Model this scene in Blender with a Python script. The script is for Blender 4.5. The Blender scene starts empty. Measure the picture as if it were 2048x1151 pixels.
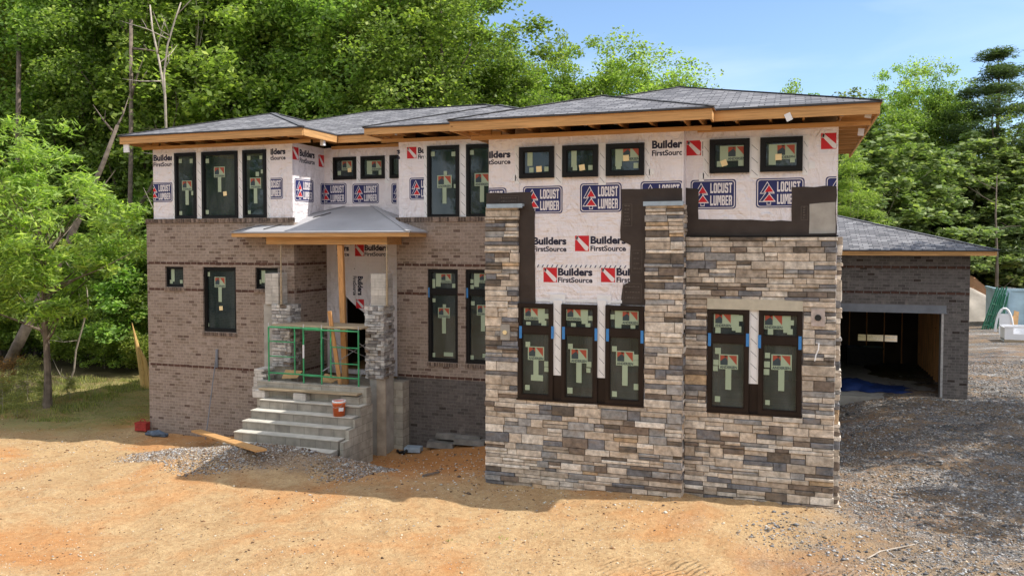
import bpy, bmesh, math, random
import numpy as np
from mathutils import Vector, noise
R = math.radians
random.seed(7)
rng = np.random.default_rng(7)
S = bpy.context.scene
C = S.collection

# ------------------------------------------------------------------ camera
YAW = R(19.0); PITCH = R(2.2); FPX = 1635.0; PV = 546.8; H = 5.2
cam_d = bpy.data.cameras.new('camera'); cam = bpy.data.objects.new('camera', cam_d); C.objects.link(cam)
cam.location = (0, 0, H); cam.rotation_euler = (R(90) - PITCH, 0, YAW)
cam_d.sensor_width = 36; cam_d.lens = FPX / 2048 * 36; cam_d.shift_y = -28.7 / 2048
cam_d.clip_start = .1; cam_d.clip_end = 2000
S.camera = cam
S.render.resolution_x = 1024; S.render.resolution_y = 575

# ------------------------------------------------------------------ sky, sun, exposure
SUN = Vector((0.78, 0.155, 1.0)).normalized()
EL = math.asin(SUN.z); AZ = math.atan2(SUN.x, SUN.y)
W = bpy.data.worlds.new('World'); S.world = W; W.use_nodes = True
wn = W.node_tree; wn.nodes.clear()
sky = wn.nodes.new('ShaderNodeTexSky'); sky.sky_type = 'NISHITA'; sky.sun_disc = False
sky.sun_elevation = EL; sky.sun_rotation = AZ; sky.altitude = 200; sky.air_density = 1.0; sky.dust_density = .6; sky.ozone_density = 4.0
bg = wn.nodes.new('ShaderNodeBackground'); bg.inputs['Strength'].default_value = .14
wo = wn.nodes.new('ShaderNodeOutputWorld')
wtc = wn.nodes.new('ShaderNodeTexCoord'); wmp = wn.nodes.new('ShaderNodeMapping'); wmp.inputs['Scale'].default_value = (1.2, 2.0, 6.0); wmp.inputs['Rotation'].default_value = (0, .15, .4)
wno = wn.nodes.new('ShaderNodeTexNoise'); wno.inputs['Scale'].default_value = 2.2; wno.inputs['Detail'].default_value = 7; wno.inputs['Distortion'].default_value = .6
wrp = wn.nodes.new('ShaderNodeValToRGB'); wrp.color_ramp.elements[0].position = .47; wrp.color_ramp.elements[1].position = .82
wrp.color_ramp.elements[1].color = (.28, .28, .28, 1)
wmx = wn.nodes.new('ShaderNodeMixRGB'); wmx.inputs[2].default_value = (6.2, 6.6, 7.2, 1)
L_ = wn.links.new
L_(wtc.outputs['Generated'], wmp.inputs[0]); L_(wmp.outputs[0], wno.inputs['Vector']); L_(wno.outputs[0], wrp.inputs[0])
wsp = wn.nodes.new('ShaderNodeSeparateXYZ'); wmr = wn.nodes.new('ShaderNodeMapRange'); wmr.interpolation_type = 'SMOOTHSTEP'; wmr.inputs[1].default_value = .42; wmr.inputs[2].default_value = -.12  # added bright cloud behind and above the camera, unseen, to fill the shaded facade
wn2 = wn.nodes.new('ShaderNodeTexNoise'); wn2.inputs['Scale'].default_value = 3.2; wn2.inputs['Detail'].default_value = 6
wr2 = wn.nodes.new('ShaderNodeValToRGB'); wr2.color_ramp.elements[0].position = .34; wr2.color_ramp.elements[1].position = .52
wml = wn.nodes.new('ShaderNodeMath'); wml.operation = 'MULTIPLY'; wm2 = wn.nodes.new('ShaderNodeMixRGB'); wm2.inputs[2].default_value = (6.6, 6.75, 7.1, 1)
L_(wtc.outputs['Generated'], wsp.inputs[0]); L_(wsp.outputs[1], wmr.inputs[0]); L_(wtc.outputs['Generated'], wn2.inputs['Vector']); L_(wn2.outputs[0], wr2.inputs[0]); L_(wr2.outputs[0], wml.inputs[0]); L_(wmr.outputs[0], wml.inputs[1])
L_(wrp.outputs[0], wmx.inputs[0]); L_(sky.outputs[0], wmx.inputs[1]); L_(wml.outputs[0], wm2.inputs[0]); L_(wmx.outputs[0], wm2.inputs[1]); L_(wm2.outputs[0], bg.inputs[0]); L_(bg.outputs[0], wo.inputs[0])
sd = bpy.data.lights.new('sun', 'SUN'); sd.energy = 3.7; sd.angle = R(.5); sd.color = (1, .95, .86)
sun = bpy.data.objects.new('sun', sd); C.objects.link(sun); sun.rotation_euler = SUN.to_track_quat('Z', 'Y').to_euler()
S.view_settings.view_transform = 'Standard'; S.view_settings.look = 'None'; S.view_settings.gamma = 1
S.view_settings.exposure = .6
S.render.engine = 'CYCLES'
try:
    S.cycles.max_bounces = 8; S.cycles.transparent_max_bounces = 12
except Exception: pass

# ------------------------------------------------------------------ helpers
cy_, sy_ = math.cos(YAW), math.sin(YAW); cp_, sp_ = math.cos(PITCH), math.sin(PITCH)
def at(u, v, y=None, x=None, z=None):
    """the world point seen at photo pixel u,v on a given wall or ground plane"""
    r = (u - 1024) / FPX; U = (PV - v) / FPX
    d = cp_ + U * sp_; zz = -sp_ + U * cp_
    a = (-sy_ * d + cy_ * r, cy_ * d + sy_ * r, zz)
    k = y / a[1] if y is not None else x / a[0] if x is not None else (z - H) / a[2]
    return Vector((a[0] * k, a[1] * k, H + zz * k))

def wloc(p):
    l = Vector((0, 0, 0))
    while p is not None: l += p.location; p = p.parent
    return l
class MB:
    def __init__(s): s.v = []; s.f = []; s.m = []; s.c = []; s.uv = {}
    def face(s, pts, m=0, c=None, uv=None):
        b = len(s.v); s.v += [tuple(p) for p in pts]; s.f.append(tuple(range(b, b + len(pts)))); s.m.append(m); s.c.append(c)
        if uv: s.uv[len(s.f) - 1] = uv
    def mesh8(s, q, m=0, c=None):
        b = len(s.v); s.v += [tuple(p) for p in q]
        for f in ((0, 3, 2, 1), (4, 5, 6, 7), (0, 1, 5, 4), (1, 2, 6, 5), (2, 3, 7, 6), (3, 0, 4, 7)):
            s.f.append(tuple(b + i for i in f)); s.m.append(m); s.c.append(c)
    def box(s, x0, x1, y0, y1, z0, z1, m=0, c=None):
        s.mesh8([(x0, y0, z0), (x1, y0, z0), (x1, y1, z0), (x0, y1, z0), (x0, y0, z1), (x1, y0, z1), (x1, y1, z1), (x0, y1, z1)], m, c)
    def obox(s, ctr, dx, dy, dz, m=0, c=None):
        """oriented box: half vectors dx, dy, dz"""
        o = Vector(ctr); a, b, d = Vector(dx), Vector(dy), Vector(dz)
        s.mesh8([o - a - b - d, o + a - b - d, o + a + b - d, o - a + b - d, o - a - b + d, o + a - b + d, o + a + b + d, o - a + b + d], m, c)
    def beam(s, p, q, w, h, m=0, up=(0, 0, 1), c=None):
        p, q = Vector(p), Vector(q); d = q - p; n = d.normalized(); sd_ = n.cross(Vector(up))
        if sd_.length < .01: sd_ = n.cross(Vector((0, 1, 0)))
        sd_.normalize(); u_ = sd_.cross(n)
        s.obox((p + q) / 2, sd_ * w / 2, d / 2, u_ * h / 2, m, c)
    def tube(s, pts, rad, n=8, m=0, c=None, caps=True):
        pts = [Vector(p) for p in pts]
        if not hasattr(rad, '__len__'): rad = [rad] * len(pts)
        b = len(s.v); ref = Vector((.31, .93, .2))
        for i, p in enumerate(pts):
            d = (pts[min(i + 1, len(pts) - 1)] - pts[max(i - 1, 0)]).normalized()
            a = d.cross(ref)
            if a.length < .05: a = d.cross(Vector((1, 0, 0)))
            a.normalize(); e = d.cross(a)
            for k in range(n):
                t = 2 * math.pi * k / n
                s.v.append(tuple(p + (a * math.cos(t) + e * math.sin(t)) * rad[i]))
        for i in range(len(pts) - 1):
            for k in range(n):
                k2 = (k + 1) % n
                s.f.append((b + i * n + k, b + i * n + k2, b + (i + 1) * n + k2, b + (i + 1) * n + k)); s.m.append(m); s.c.append(c)
        if caps:
            s.f.append(tuple(b + k for k in range(n))[::-1]); s.m.append(m); s.c.append(c)
            s.f.append(tuple(b + (len(pts) - 1) * n + k for k in range(n))); s.m.append(m); s.c.append(c)
    def lathe(s, ctr, prof, n=20, m=0):
        b = len(s.v); cx, cy, cz = ctr
        for r, z in prof:
            for k in range(n):
                t = 2 * math.pi * k / n; s.v.append((cx + r * math.cos(t), cy + r * math.sin(t), cz + z))
        for i in range(len(prof) - 1):
            for k in range(n):
                k2 = (k + 1) % n; s.f.append((b + i * n + k, b + i * n + k2, b + (i + 1) * n + k2, b + (i + 1) * n + k)); s.m.append(m); s.c.append(None)
    def build(s, name, mats, parent=None, smooth=False, loc=None):
        if not isinstance(mats, (list, tuple)): mats = [mats]
        me = bpy.data.meshes.new(name)
        off = wloc(parent) if parent is not None else (Vector(loc) if loc is not None else Vector((0, 0, 0)))
        vs = [(p[0] - off.x, p[1] - off.y, p[2] - off.z) for p in s.v]
        me.from_pydata(vs, [], s.f); me.update()
        for m in mats: me.materials.append(m)
        me.polygons.foreach_set('material_index', s.m)
        if any(c is not None for c in s.c):
            at_ = me.color_attributes.new('Col', 'FLOAT_COLOR', 'CORNER'); arr = []
            for f, c in zip(s.f, s.c):
                c = c if c is not None else (.5, .5, .5); arr += [c[0], c[1], c[2], 1.] * len(f)
            at_.data.foreach_set('color', arr)
        if s.uv:
            ul = me.uv_layers.new(name='uv')
            for pi, uv in s.uv.items():
                for li, w in zip(me.polygons[pi].loop_indices, uv): ul.data[li].uv = w
        if smooth: me.polygons.foreach_set('use_smooth', [True] * len(me.polygons))
        o = bpy.data.objects.new(name, me); C.objects.link(o)
        if parent is not None: o.parent = parent
        elif loc is not None: o.location = loc
        return o

def tag(o, label=None, cat=None, group=None, kind=None):
    if label: o['label'] = label
    if cat: o['category'] = cat
    if group: o['group'] = group
    if kind: o['kind'] = kind
    return o
def thing(name, label, cat, loc=(0, 0, 0), group=None, rz=0):
    o = bpy.data.objects.new(name, None); C.objects.link(o); o.location = loc; o.rotation_euler = (0, 0, rz); o.empty_display_size = .3
    return tag(o, label, cat, group)

# ------------------------------------------------------------------ materials
class NT:
    def __init__(s, name, rough=.8, spec=.3):
        s.m = bpy.data.materials.new(name); s.m.use_nodes = True; s.t = s.m.node_tree; s.b = s.t.nodes['Principled BSDF']
        s.b.inputs['Roughness'].default_value = rough; s.b.inputs['Specular IOR Level'].default_value = spec
        s.out = s.t.nodes['Material Output']
    def n(s, typ, **k):
        nd = s.t.nodes.new('ShaderNode' + typ)
        for a, v in k.items():
            if hasattr(nd, a) and not a[0].isupper(): setattr(nd, a, v)
        return nd
    def link(s, a, b): s.t.links.new(a, b)
    def val(s, sock, v):
        if hasattr(v, 'type') and hasattr(v, 'links'): s.link(v, sock)
        elif isinstance(v, (tuple, list)) and len(v) == 3 and sock.type == 'RGBA': sock.default_value = (*v, 1)
        else: sock.default_value = v
    def pos(s): return s.n('NewGeometry').outputs['Position']
    def obj(s): return s.n('TexCoord').outputs['Object']
    def uv(s): return s.n('TexCoord').outputs['UV']
    def mapv(s, v, scale=(1, 1, 1), loc=(0, 0, 0), rot=(0, 0, 0)):
        nd = s.n('Mapping'); s.link(v, nd.inputs[0]); nd.inputs['Scale'].default_value = scale; nd.inputs['Location'].default_value = loc; nd.inputs['Rotation'].default_value = rot
        return nd.outputs[0]
    def noise(s, v, sc, det=4, rough=.55, dist=0):
        nd = s.n('TexNoise'); s.link(v, nd.inputs['Vector']); nd.inputs['Scale'].default_value = sc; nd.inputs['Detail'].default_value = det
        nd.inputs['Roughness'].default_value = rough; nd.inputs['Distortion'].default_value = dist; return nd.outputs[0]
    def vor(s, v, sc, out='Distance', feat='F1', rnd=1):
        nd = s.n('TexVoronoi'); nd.feature = feat; s.link(v, nd.inputs['Vector']); nd.inputs['Scale'].default_value = sc; nd.inputs['Randomness'].default_value = rnd
        return nd.outputs[out]
    def ramp(s, f, stops, interp='LINEAR'):
        nd = s.n('ValToRGB'); s.link(f, nd.inputs[0]); cr = nd.color_ramp; cr.interpolation = interp
        while len(cr.elements) < len(stops): cr.elements.new(.5)
        for e, (p, c) in zip(cr.elements, stops):
            e.position = p; e.color = (*c, 1) if hasattr(c, '__len__') else (c, c, c, 1)
        return nd.outputs[0]
    def mix(s, f, a, b, mode='MIX'):
        nd = s.n('MixRGB'); nd.blend_type = mode; s.val(nd.inputs[0], f); s.val(nd.inputs[1], a); s.val(nd.inputs[2], b); return nd.outputs[0]
    def math(s, op, a, b=0., clamp=False):
        nd = s.n('Math'); nd.operation = op; nd.use_clamp = clamp; s.val(nd.inputs[0], a); s.val(nd.inputs[1], b); return nd.outputs[0]
    def sep(s, v):
        nd = s.n('SeparateXYZ'); s.link(v, nd.inputs[0]); return nd.outputs
    def comb(s, x, y, z=0.):
        nd = s.n('CombineXYZ'); s.val(nd.inputs[0], x); s.val(nd.inputs[1], y); s.val(nd.inputs[2], z); return nd.outputs[0]
    def step(s, v, a, b):
        nd = s.n('MapRange'); nd.interpolation_type = 'SMOOTHSTEP'; s.val(nd.inputs[0], v); s.val(nd.inputs[1], a); s.val(nd.inputs[2], b); return nd.outputs[0]
    def bump(s, h, st=.3, d=.02, prev=None):
        nd = s.n('Bump'); s.link(h, nd.inputs['Height']); nd.inputs['Strength'].default_value = st; nd.inputs['Distance'].default_value = d
        if prev is not None: s.link(prev, nd.inputs['Normal'])
        s.link(nd.outputs[0], s.b.inputs['Normal']); return nd.outputs[0]
    def col(s, c): s.val(s.b.inputs['Base Color'], c); return s

def plain(name, c, rough=.7, var=.25, sc=8, bump=.15, spec=.3, metal=0, objc=False):
    t = NT(name, rough, spec); v = t.obj() if objc else t.pos(); n = t.noise(v, sc, 5)
    d = t.ramp(n, [(.3, tuple(k * (1 - var) for k in c)), (.7, tuple(min(1, k * (1 + var)) for k in c))])
    t.col(d); t.b.inputs['Metallic'].default_value = metal
    if bump: t.bump(t.noise(v, sc * 4, 4), bump, .01)
    return t.m

def wood_mat(name, c, dark=.55, axis=0):
    t = NT(name, .7, .25); p = t.pos()
    sc = [(1.2, 30, 30), (30, 1.2, 30), (30, 30, 1.2)][axis]
    g = t.noise(t.mapv(p, sc), 1, 5, .6, .6)
    c1 = t.ramp(g, [(.3, tuple(k * dark for k in c)), (.55, c), (.8, tuple(min(1, k * 1.25) for k in c))])
    big = t.noise(p, 1.1, 2)
    c2 = t.mix(t.ramp(big, [(.35, .0), (.7, .45)]), c1, tuple(k * .75 for k in c))
    kn = t.vor(t.mapv(p, (1.2, 2.5, 2.5) if axis == 0 else (2.5, 2.5, 2.5)), 1.3)
    c3 = t.mix(t.ramp(kn, [(.03, 1.), (.07, 0.)]), c2, (.12, .05, .02))
    t.col(c3); t.bump(g, .2, .004); return t.m

def brick_mat(name, cs, mortar, wdt=.2032, row=.0813, dark=(.13, .088, .072), darkp=.04):
    t = NT(name, .88, .2); x, y, z = t.sep(t.pos())
    v = t.comb(t.math('ADD', x, y), z, 0.)
    nd = t.n('TexBrick'); t.link(v, nd.inputs['Vector']); nd.offset = .5
    for k, a in (('Scale', 1), ('Brick Width', wdt), ('Row Height', row), ('Mortar Size', .007), ('Mortar Smooth', .15), ('Bias', 0)): nd.inputs[k].default_value = a
    nd.inputs['Color1'].default_value = (0, 0, 0, 1); nd.inputs['Color2'].default_value = (1, 1, 1, 1); nd.inputs['Mortar'].default_value = (.5, .5, .5, 1)
    r = t.ramp(nd.outputs['Color'], [(0., dark), (darkp, tuple(k * .75 for k in cs[0])), (darkp + .06, cs[0]), (.32, cs[1]), (.62, cs[2]), (.85, cs[3])], 'CONSTANT')
    n1 = t.noise(t.pos(), 14, 4); r = t.mix(.5, r, t.mix(1., r, t.ramp(n1, [(.3, .55), (.7, 1.35)]), 'MULTIPLY'))
    big = t.noise(t.pos(), .7, 3); r = t.mix(t.ramp(big, [(.35, .0), (.7, .3)]), r, tuple(k * .8 for k in cs[1]))
    f = t.mix(nd.outputs['Fac'], r, mortar)
    sm = t.noise(t.mapv(t.pos(), (2, 2, .8)), 2.5, 5); f = t.mix(t.ramp(sm, [(.6, 0.), (.78, .3)]), f, (.5, .44, .4))
    t.col(f)
    inv = t.math('SUBTRACT', 1., nd.outputs['Fac']); b = t.bump(inv, .7, .006); t.bump(t.noise(t.pos(), 60, 3), .25, .004, b)
    return t.m

M = {}
M['brick'] = brick_mat('tumbled_brick', [(.245, .188, .15), (.285, .225, .188), (.30, .24, .20), (.335, .268, .228)], (.38, .31, .262))
M['brick_grey'] = brick_mat('garage_brick', [(.13, .118, .115), (.15, .138, .135), (.165, .15, .148), (.19, .172, .168)], (.20, .185, .18), dark=(.06, .045, .04))
M['brick_dark'] = brick_mat('dark_grey_brick', [(.10, .088, .082), (.12, .105, .098), (.13, .115, .108), (.15, .13, .12)], (.15, .135, .125), dark=(.05, .04, .035))  # same brick pattern in darker tones, for the courses below the lowest band
def attr_mat(name, rough=.85, sc=9, bump=.8, gain=1.0):
    t = NT(name, rough, .25); a = t.n('VertexColor'); a.layer_name = 'Col'
    n = t.noise(t.pos(), sc, 6, .65); n2 = t.noise(t.mapv(t.pos(), (1, 1, 3)), sc * .4, 4)
    c = t.mix(1., a.outputs[0], t.ramp(n, [(.3, .5 * gain), (.72, 1.35 * gain)]), 'MULTIPLY')
    c = t.mix(t.ramp(n2, [(.5, 0.), (.75, .35)]), c, (.36, .25, .15))
    t.col(c); t.bump(n, bump, .02); return t.m
M['stone'] = attr_mat('ledge_stone')
M['pebble'] = attr_mat('pebble', .9, 30, .2)
M['mortar_dark'] = plain('stone_backing', (.10, .085, .07))
M['band_dark'] = plain('dark_band_brick', (.085, .042, .032), .85, .4, 6)
M['rowlock'] = attr_mat('rowlock_brick', .85, 12, .3)
M['wood'] = wood_mat('framing_lumber', (.60, .335, .135))
M['wood_y'] = wood_mat('framing_lumber_crosswise', (.60, .335, .135), axis=1)
M['wood_z'] = wood_mat('lumber_post', (.64, .34, .14), axis=2)
M['osb'] = wood_mat('roof_decking', (.50, .30, .14))
M['old_wood'] = wood_mat('weathered_plank', (.42, .33, .22))
M['concrete'] = plain('cast_concrete', (.36, .34, .31), .9, .22, 3, .3)
M['black'] = plain('black_window_frame', (.008, .008, .009), .5, .2, 3, 0, .2)
M['bronze'] = plain('bronze_window_frame', (.020, .012, .009), .5, .2, 3, 0, .2)
M['white'] = plain('white_tape', (.78, .78, .80), .5, .06, 4, .2)
M['ink'] = plain('grey_print', (.16, .17, .2), .7, .1)
M['blue_tape'] = plain('blue_tape', (.05, .22, .55), .6, .1)
M['st_green'] = plain('pale_green_sticker', (.34, .42, .30), .6, .05, 2, 0)
M['st_red'] = plain('rust_red_ink', (.34, .07, .04), .6, .05, 2, 0)
M['st_dark'] = plain('slate_ink', (.04, .06, .07), .6, .05, 2, 0)
M['st_yel'] = plain('cream_sticky_note', (.85, .68, .38), .6, .05, 2, 0)
M['navy'] = plain('navy_ink', (.022, .028, .12), .6, .1, 2, 0)
M['red'] = plain('red_ink', (.56, .02, .03), .6, .08, 2, 0)
M['txt'] = plain('dark_blue_ink', (.02, .02, .045), .6, .1, 2, 0)
M['wht'] = plain('white_ink', (.74, .70, .72), .6, .04, 2, 0)
M['steel'] = plain('painted_steel', (.20, .215, .25), .5, .15, 3, 0)
M['zinc'] = plain('galvanised_metal', (.45, .45, .47), .4, .2, 10, 0, .5, .6)
M['green'] = plain('green_enamel', (.03, .28, .11), .4, .2, 9, 0, .5)
M['dkgreen'] = plain('dark_green_enamel', (.02, .14, .08), .5, .3, 9, 0, .4)
M['orange'] = plain('orange_plastic', (.85, .19, .06), .45, .12, 6, .1)
M['tarp'] = plain('blue_tarp', (.012, .03, .12), .6, .3, 3, .3)
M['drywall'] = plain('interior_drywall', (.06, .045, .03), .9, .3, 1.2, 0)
M['charcoal'] = plain('charcoal_surface', (.03, .03, .03), .8, .3)
M['capblue'] = plain('foil_flashing', (.34, .42, .50), .45, .15)
M['bark'] = plain('grey_bark', (.16, .125, .10), .95, .4, 5, .6)
M['bark_pale'] = plain('pale_bark', (.42, .36, .30), .9, .3, 5, .4)
M['splitwood'] = wood_mat('fresh_split_wood', (.72, .46, .18), .6, 2)
M['lilac'] = plain('pale_blue_paint', (.42, .58, .68), .55, .2, 1.5, .1)
M['acrylic'] = plain('white_acrylic', (.82, .82, .84), .3, .05, 2, 0, .5)

def wrap_mat():
    t = NT('house_wrap', .62, .3); p = t.pos(); x, y, z = t.sep(p)
    base = t.ramp(t.noise(p, 1.3, 4), [(.3, (.76, .71, .74)), (.7, (.83, .79, .82))])
    q = t.comb(t.math('ADD', x, y), z, 0.)
    nd = t.n('TexBrick'); t.link(q, nd.inputs['Vector']); nd.offset = 0
    for k, a in (('Scale', 1), ('Brick Width', .41), ('Row Height', .62), ('Mortar Size', .008), ('Mortar Smooth', 1.), ('Bias', 0)): nd.inputs[k].default_value = a
    base = t.mix(t.math('MULTIPLY', nd.outputs['Fac'], .22), base, (.45, .40, .42))
    v = t.vor(q, 2.1); base = t.mix(t.ramp(v, [(.028, 1.), (.04, 0.)]), base, (.08, .05, .04))
    t.col(base)
    w3 = t.noise(t.mapv(p, (1.4, 1.4, .8), rot=(0, .9, 0)), 1.6, 4, .5, 2.2)
    w1 = t.noise(t.mapv(p, (1, 1, 1), rot=(0, .6, 0)), 2.2, 5, .55, 1.2)
    w2 = t.noise(t.mapv(p, (.7, .7, 5), rot=(0, .5, 0)), 2.6, 3, .5, .8)
    b = t.bump(w1, .6, .06); b = t.bump(w3, .9, .12, b); t.bump(w2, .6, .05, b); return t.m
M['wrap'] = wrap_mat()
def membrane_mat():
    t = NT('brown_flashing', .55, .35); p = t.pos(); n = t.noise(p, 2.5, 5)
    t.col(t.ramp(n, [(.3, (.030, .020, .017)), (.75, (.055, .040, .034))])); t.bump(t.noise(t.mapv(p, (1, 1, 3)), 3, 4), .4, .02); return t.m
M['membrane'] = membrane_mat()
M['panelmark'] = plain('faded_print', (.10, .082, .07), .7, .1, 4, 0)
def cmu_mat(name, c):
    t = NT(name, .92, .15); x, y, z = t.sep(t.pos()); v = t.comb(t.math('ADD', x, y), z, 0.)
    nd = t.n('TexBrick'); t.link(v, nd.inputs['Vector']); nd.offset = .5
    for k, a in (('Scale', 1), ('Brick Width', .406), ('Row Height', .2032), ('Mortar Size', .006), ('Mortar Smooth', .2), ('Bias', 0)): nd.inputs[k].default_value = a
    nd.inputs['Color1'].default_value = (*[k * .85 for k in c], 1); nd.inputs['Color2'].default_value = (*[k * 1.12 for k in c], 1); nd.inputs['Mortar'].default_value = (*[k * .6 for k in c], 1)
    n = t.noise(t.pos(), 4, 5); r = t.mix(1., nd.outputs['Color'], t.ramp(n, [(.3, .72), (.72, 1.2)]), 'MULTIPLY')
    t.col(r); t.bump(t.noise(t.pos(), 70, 3), .35, .004); return t.m
M['step'] = plain('dusty_step_topping', (.52, .49, .43), .9, .18, 3.2, .35)
M['footing'] = plain('damp_footing', (.19, .18, .165), .9, .35, 4, .6)
M['cmu'] = cmu_mat('concrete_block', (.40, .37, .315))
M['cmu_step'] = cmu_mat('step_block', (.30, .275, .235))
M['cmu_pale'] = cmu_mat('pale_concrete_block', (.54, .51, .47))
def shingle_mat():
    t = NT('asphalt_shingles', .92, .15)
    nd = t.n('TexBrick'); t.link(t.uv(), nd.inputs['Vector']); nd.offset = .37
    for k, a in (('Scale', 1), ('Brick Width', .27), ('Row Height', .145), ('Mortar Size', .012), ('Mortar Smooth', .1), ('Bias', 0)): nd.inputs[k].default_value = a
    nd.inputs['Color1'].default_value = (0, 0, 0, 1); nd.inputs['Color2'].default_value = (1, 1, 1, 1); nd.inputs['Mortar'].default_value = (0, 0, 0, 1)
    r = t.ramp(nd.outputs['Color'], [(0., (.12, .12, .13)), (.5, (.19, .185, .195)), (1., (.28, .275, .285))])
    r = t.mix(nd.outputs['Fac'], r, (.07, .07, .075))
    n = t.noise(t.uv(), 1.1, 4); r = t.mix(1., r, t.ramp(n, [(.3, .92), (.7, 1.08)]), 'MULTIPLY')
    r = t.mix(1., r, t.ramp(t.noise(t.uv(), 90, 2), [(.3, .7), (.7, 1.3)]), 'MULTIPLY')
    t.col(r)
    v = t.sep(t.uv())[1]; saw = t.math('FRACT', t.math('DIVIDE', v, .145)); t.bump(t.math('SUBTRACT', 1., saw), .9, .014); return t.m
M['shingle'] = shingle_mat()
M['underlay'] = plain('grey_roof_underlayment', (.38, .38, .40), .7, .15, .8, .3)
def glass_mat():
    t = NT('window_glass', .02, .5); p = t.pos()
    tr = t.n('BsdfTransparent'); tr.inputs[0].default_value = (.40, .47, .45, 1)
    gl = t.n('BsdfGlossy'); gl.inputs['Roughness'].default_value = .03; gl.inputs[0].default_value = (.6, .72, .8, 1)
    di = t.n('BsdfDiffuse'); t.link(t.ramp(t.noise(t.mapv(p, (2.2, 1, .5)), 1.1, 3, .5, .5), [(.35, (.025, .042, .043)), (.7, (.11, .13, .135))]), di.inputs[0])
    fr = t.n('Fresnel'); fr.inputs[0].default_value = 1.6
    nd = t.n('Bump'); t.link(t.noise(p, .9, 2), nd.inputs['Height']); nd.inputs['Strength'].default_value = .12; nd.inputs['Distance'].default_value = .05
    t.link(nd.outputs[0], gl.inputs['Normal'])
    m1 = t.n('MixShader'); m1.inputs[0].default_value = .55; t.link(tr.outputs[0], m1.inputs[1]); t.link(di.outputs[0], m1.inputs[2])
    m2 = t.n('MixShader'); t.link(fr.outputs[0], m2.inputs[0]); t.link(m1.outputs[0], m2.inputs[1]); t.link(gl.outputs[0], m2.inputs[2])
    t.link(m2.outputs[0], t.out.inputs[0]); return t.m
M['glass'] = glass_mat()
def leaf_mat(name, c, var=.5, trans=.35):
    t = NT(name, .55, .35); g = t.n('NewGeometry'); oi = t.n('ObjectInfo')
    c1 = t.ramp(g.outputs['Random Per Island'], [(0., tuple(k * (1 - var) for k in c)), (.6, c), (1., (min(1, c[0] * 1.7), c[1] * 1.45, c[2] * 1.2))])
    hs = t.n('HueSaturation'); t.link(c1, hs.inputs['Color'])
    t.link(t.math('ADD', .485, t.math('MULTIPLY', oi.outputs['Random'], .03)), hs.inputs['Hue'])
    t.link(t.math('ADD', .8, t.math('MULTIPLY', oi.outputs['Random'], .4)), hs.inputs['Value'])
    t.link(hs.outputs[0], t.b.inputs['Base Color'])
    tl = t.n('BsdfTranslucent'); t.link(t.mix(1., hs.outputs[0], (1.3, 1.5, .7), 'MULTIPLY'), tl.inputs[0])
    mx = t.n('MixShader'); mx.inputs[0].default_value = trans; t.link(t.b.outputs[0], mx.inputs[1]); t.link(tl.outputs[0], mx.inputs[2]); t.link(mx.outputs[0], t.out.inputs[0])
    return t.m
M['leaf'] = leaf_mat('broad_leaves', (.225, .34, .085), .6, .45)
M['leaf_bright'] = leaf_mat('yellow_green_leaves', (.30, .40, .10), .55, .45)
M['leaf_grey'] = leaf_mat('grey_green_leaves', (.23, .30, .12), .55, .35)
M['needle'] = leaf_mat('pine_needles', (.12, .19, .08), .5, .3)
M['weed'] = leaf_mat('weed_leaves', (.27, .29, .10))
M['rust_leaf'] = leaf_mat('rusty_seed_heads', (.32, .17, .08))

# ------------------------------------------------------------------ ground
def ss(v, a, b):
    t = np.clip((v - a) / (b - a), 0, 1); return t * t * (3 - 2 * t)
def gz(x, y):
    x = np.asarray(x, float); y = np.asarray(y, float)
    z = -.12 + .30 * ss(x, -9.3, -6.0) + .22 * ss(-y, -17.5, -14.0) * (1 - ss(x, -9, -6))
    z = z - .1 * ss(-x, 13, 18) + .10 * ss(x, -2, 1) * ss(y, 15, 17)
    z = z + .48 * ss(x, .5, 3) * ss(y, 17, 25) + .25 * ss(x, 5, 9) * ss(y, 26, 38)
    z = z + .56 * np.exp(-(((x + 11.0) / 2.6) ** 2 + ((y - 15.9) / 1.0) ** 2)) - .12 * np.exp(-(((x + 8.0) / 1.4) ** 2 + ((y - 17.6) / 1.2) ** 2))
    z = z + .06 * np.sin(x * .83 + y * .41) * np.sin(y * .6 - x * .27 + 1) + .022 * np.sin(x * 2.7 + 1.3 * np.sin(y * 1.9)) * np.sin(y * 3.1 + x)
    far = ss(np.hypot(x + 5, y - 20), 40, 110); return z + far * 1.5 * np.sin(x * .03) * np.cos(y * .025)
def G(x, y): return float(gz(x, y))
def axis_pts(a, b, st, far):
    c = list(np.arange(a, b + st / 2, st)); lo = []; hi = []; s = st; p = a
    while p > -far: s *= 1.25; p -= s; lo.append(p)
    s = st; p = b
    while p < far: s *= 1.25; p += s; hi.append(p)
    return np.array(lo[::-1] + c + hi)
xs = axis_pts(-28, 12, .12, 600); ys = axis_pts(6, 30, .12, 600)
X, Y = np.meshgrid(xs, ys); Z = gz(X, Y)
near = (X > -29) & (X < 13) & (Y > 5) & (Y < 31)
fine = np.zeros_like(Z)
for j in range(Z.shape[0]):
    for i in range(Z.shape[1]):
        if near[j, i]:
            fine[j, i] = .035 * noise.noise((X[j, i] * 1.6, Y[j, i] * 1.6, 0)) + .022 * noise.noise((X[j, i] * 4.5, Y[j, i] * 4.5, 3)) * (1 + 1.2 * (X[j, i] > -2.5))
for off in (0., 1.75):   # wheel ruts crossing the front of the lot
    dd = Y - (11.3 + off + .10 * (X + 4) + .35 * np.sin(X * .32 + .6)); m_ = near * (.55 + .45 * np.sin(X * 1.7 + off)) * ss(X, -20, -15)
    fine += m_ * (-.045 * np.exp(-(dd / .16) ** 2) + .022 * np.exp(-((np.abs(dd) - .30) / .09) ** 2))
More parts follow.
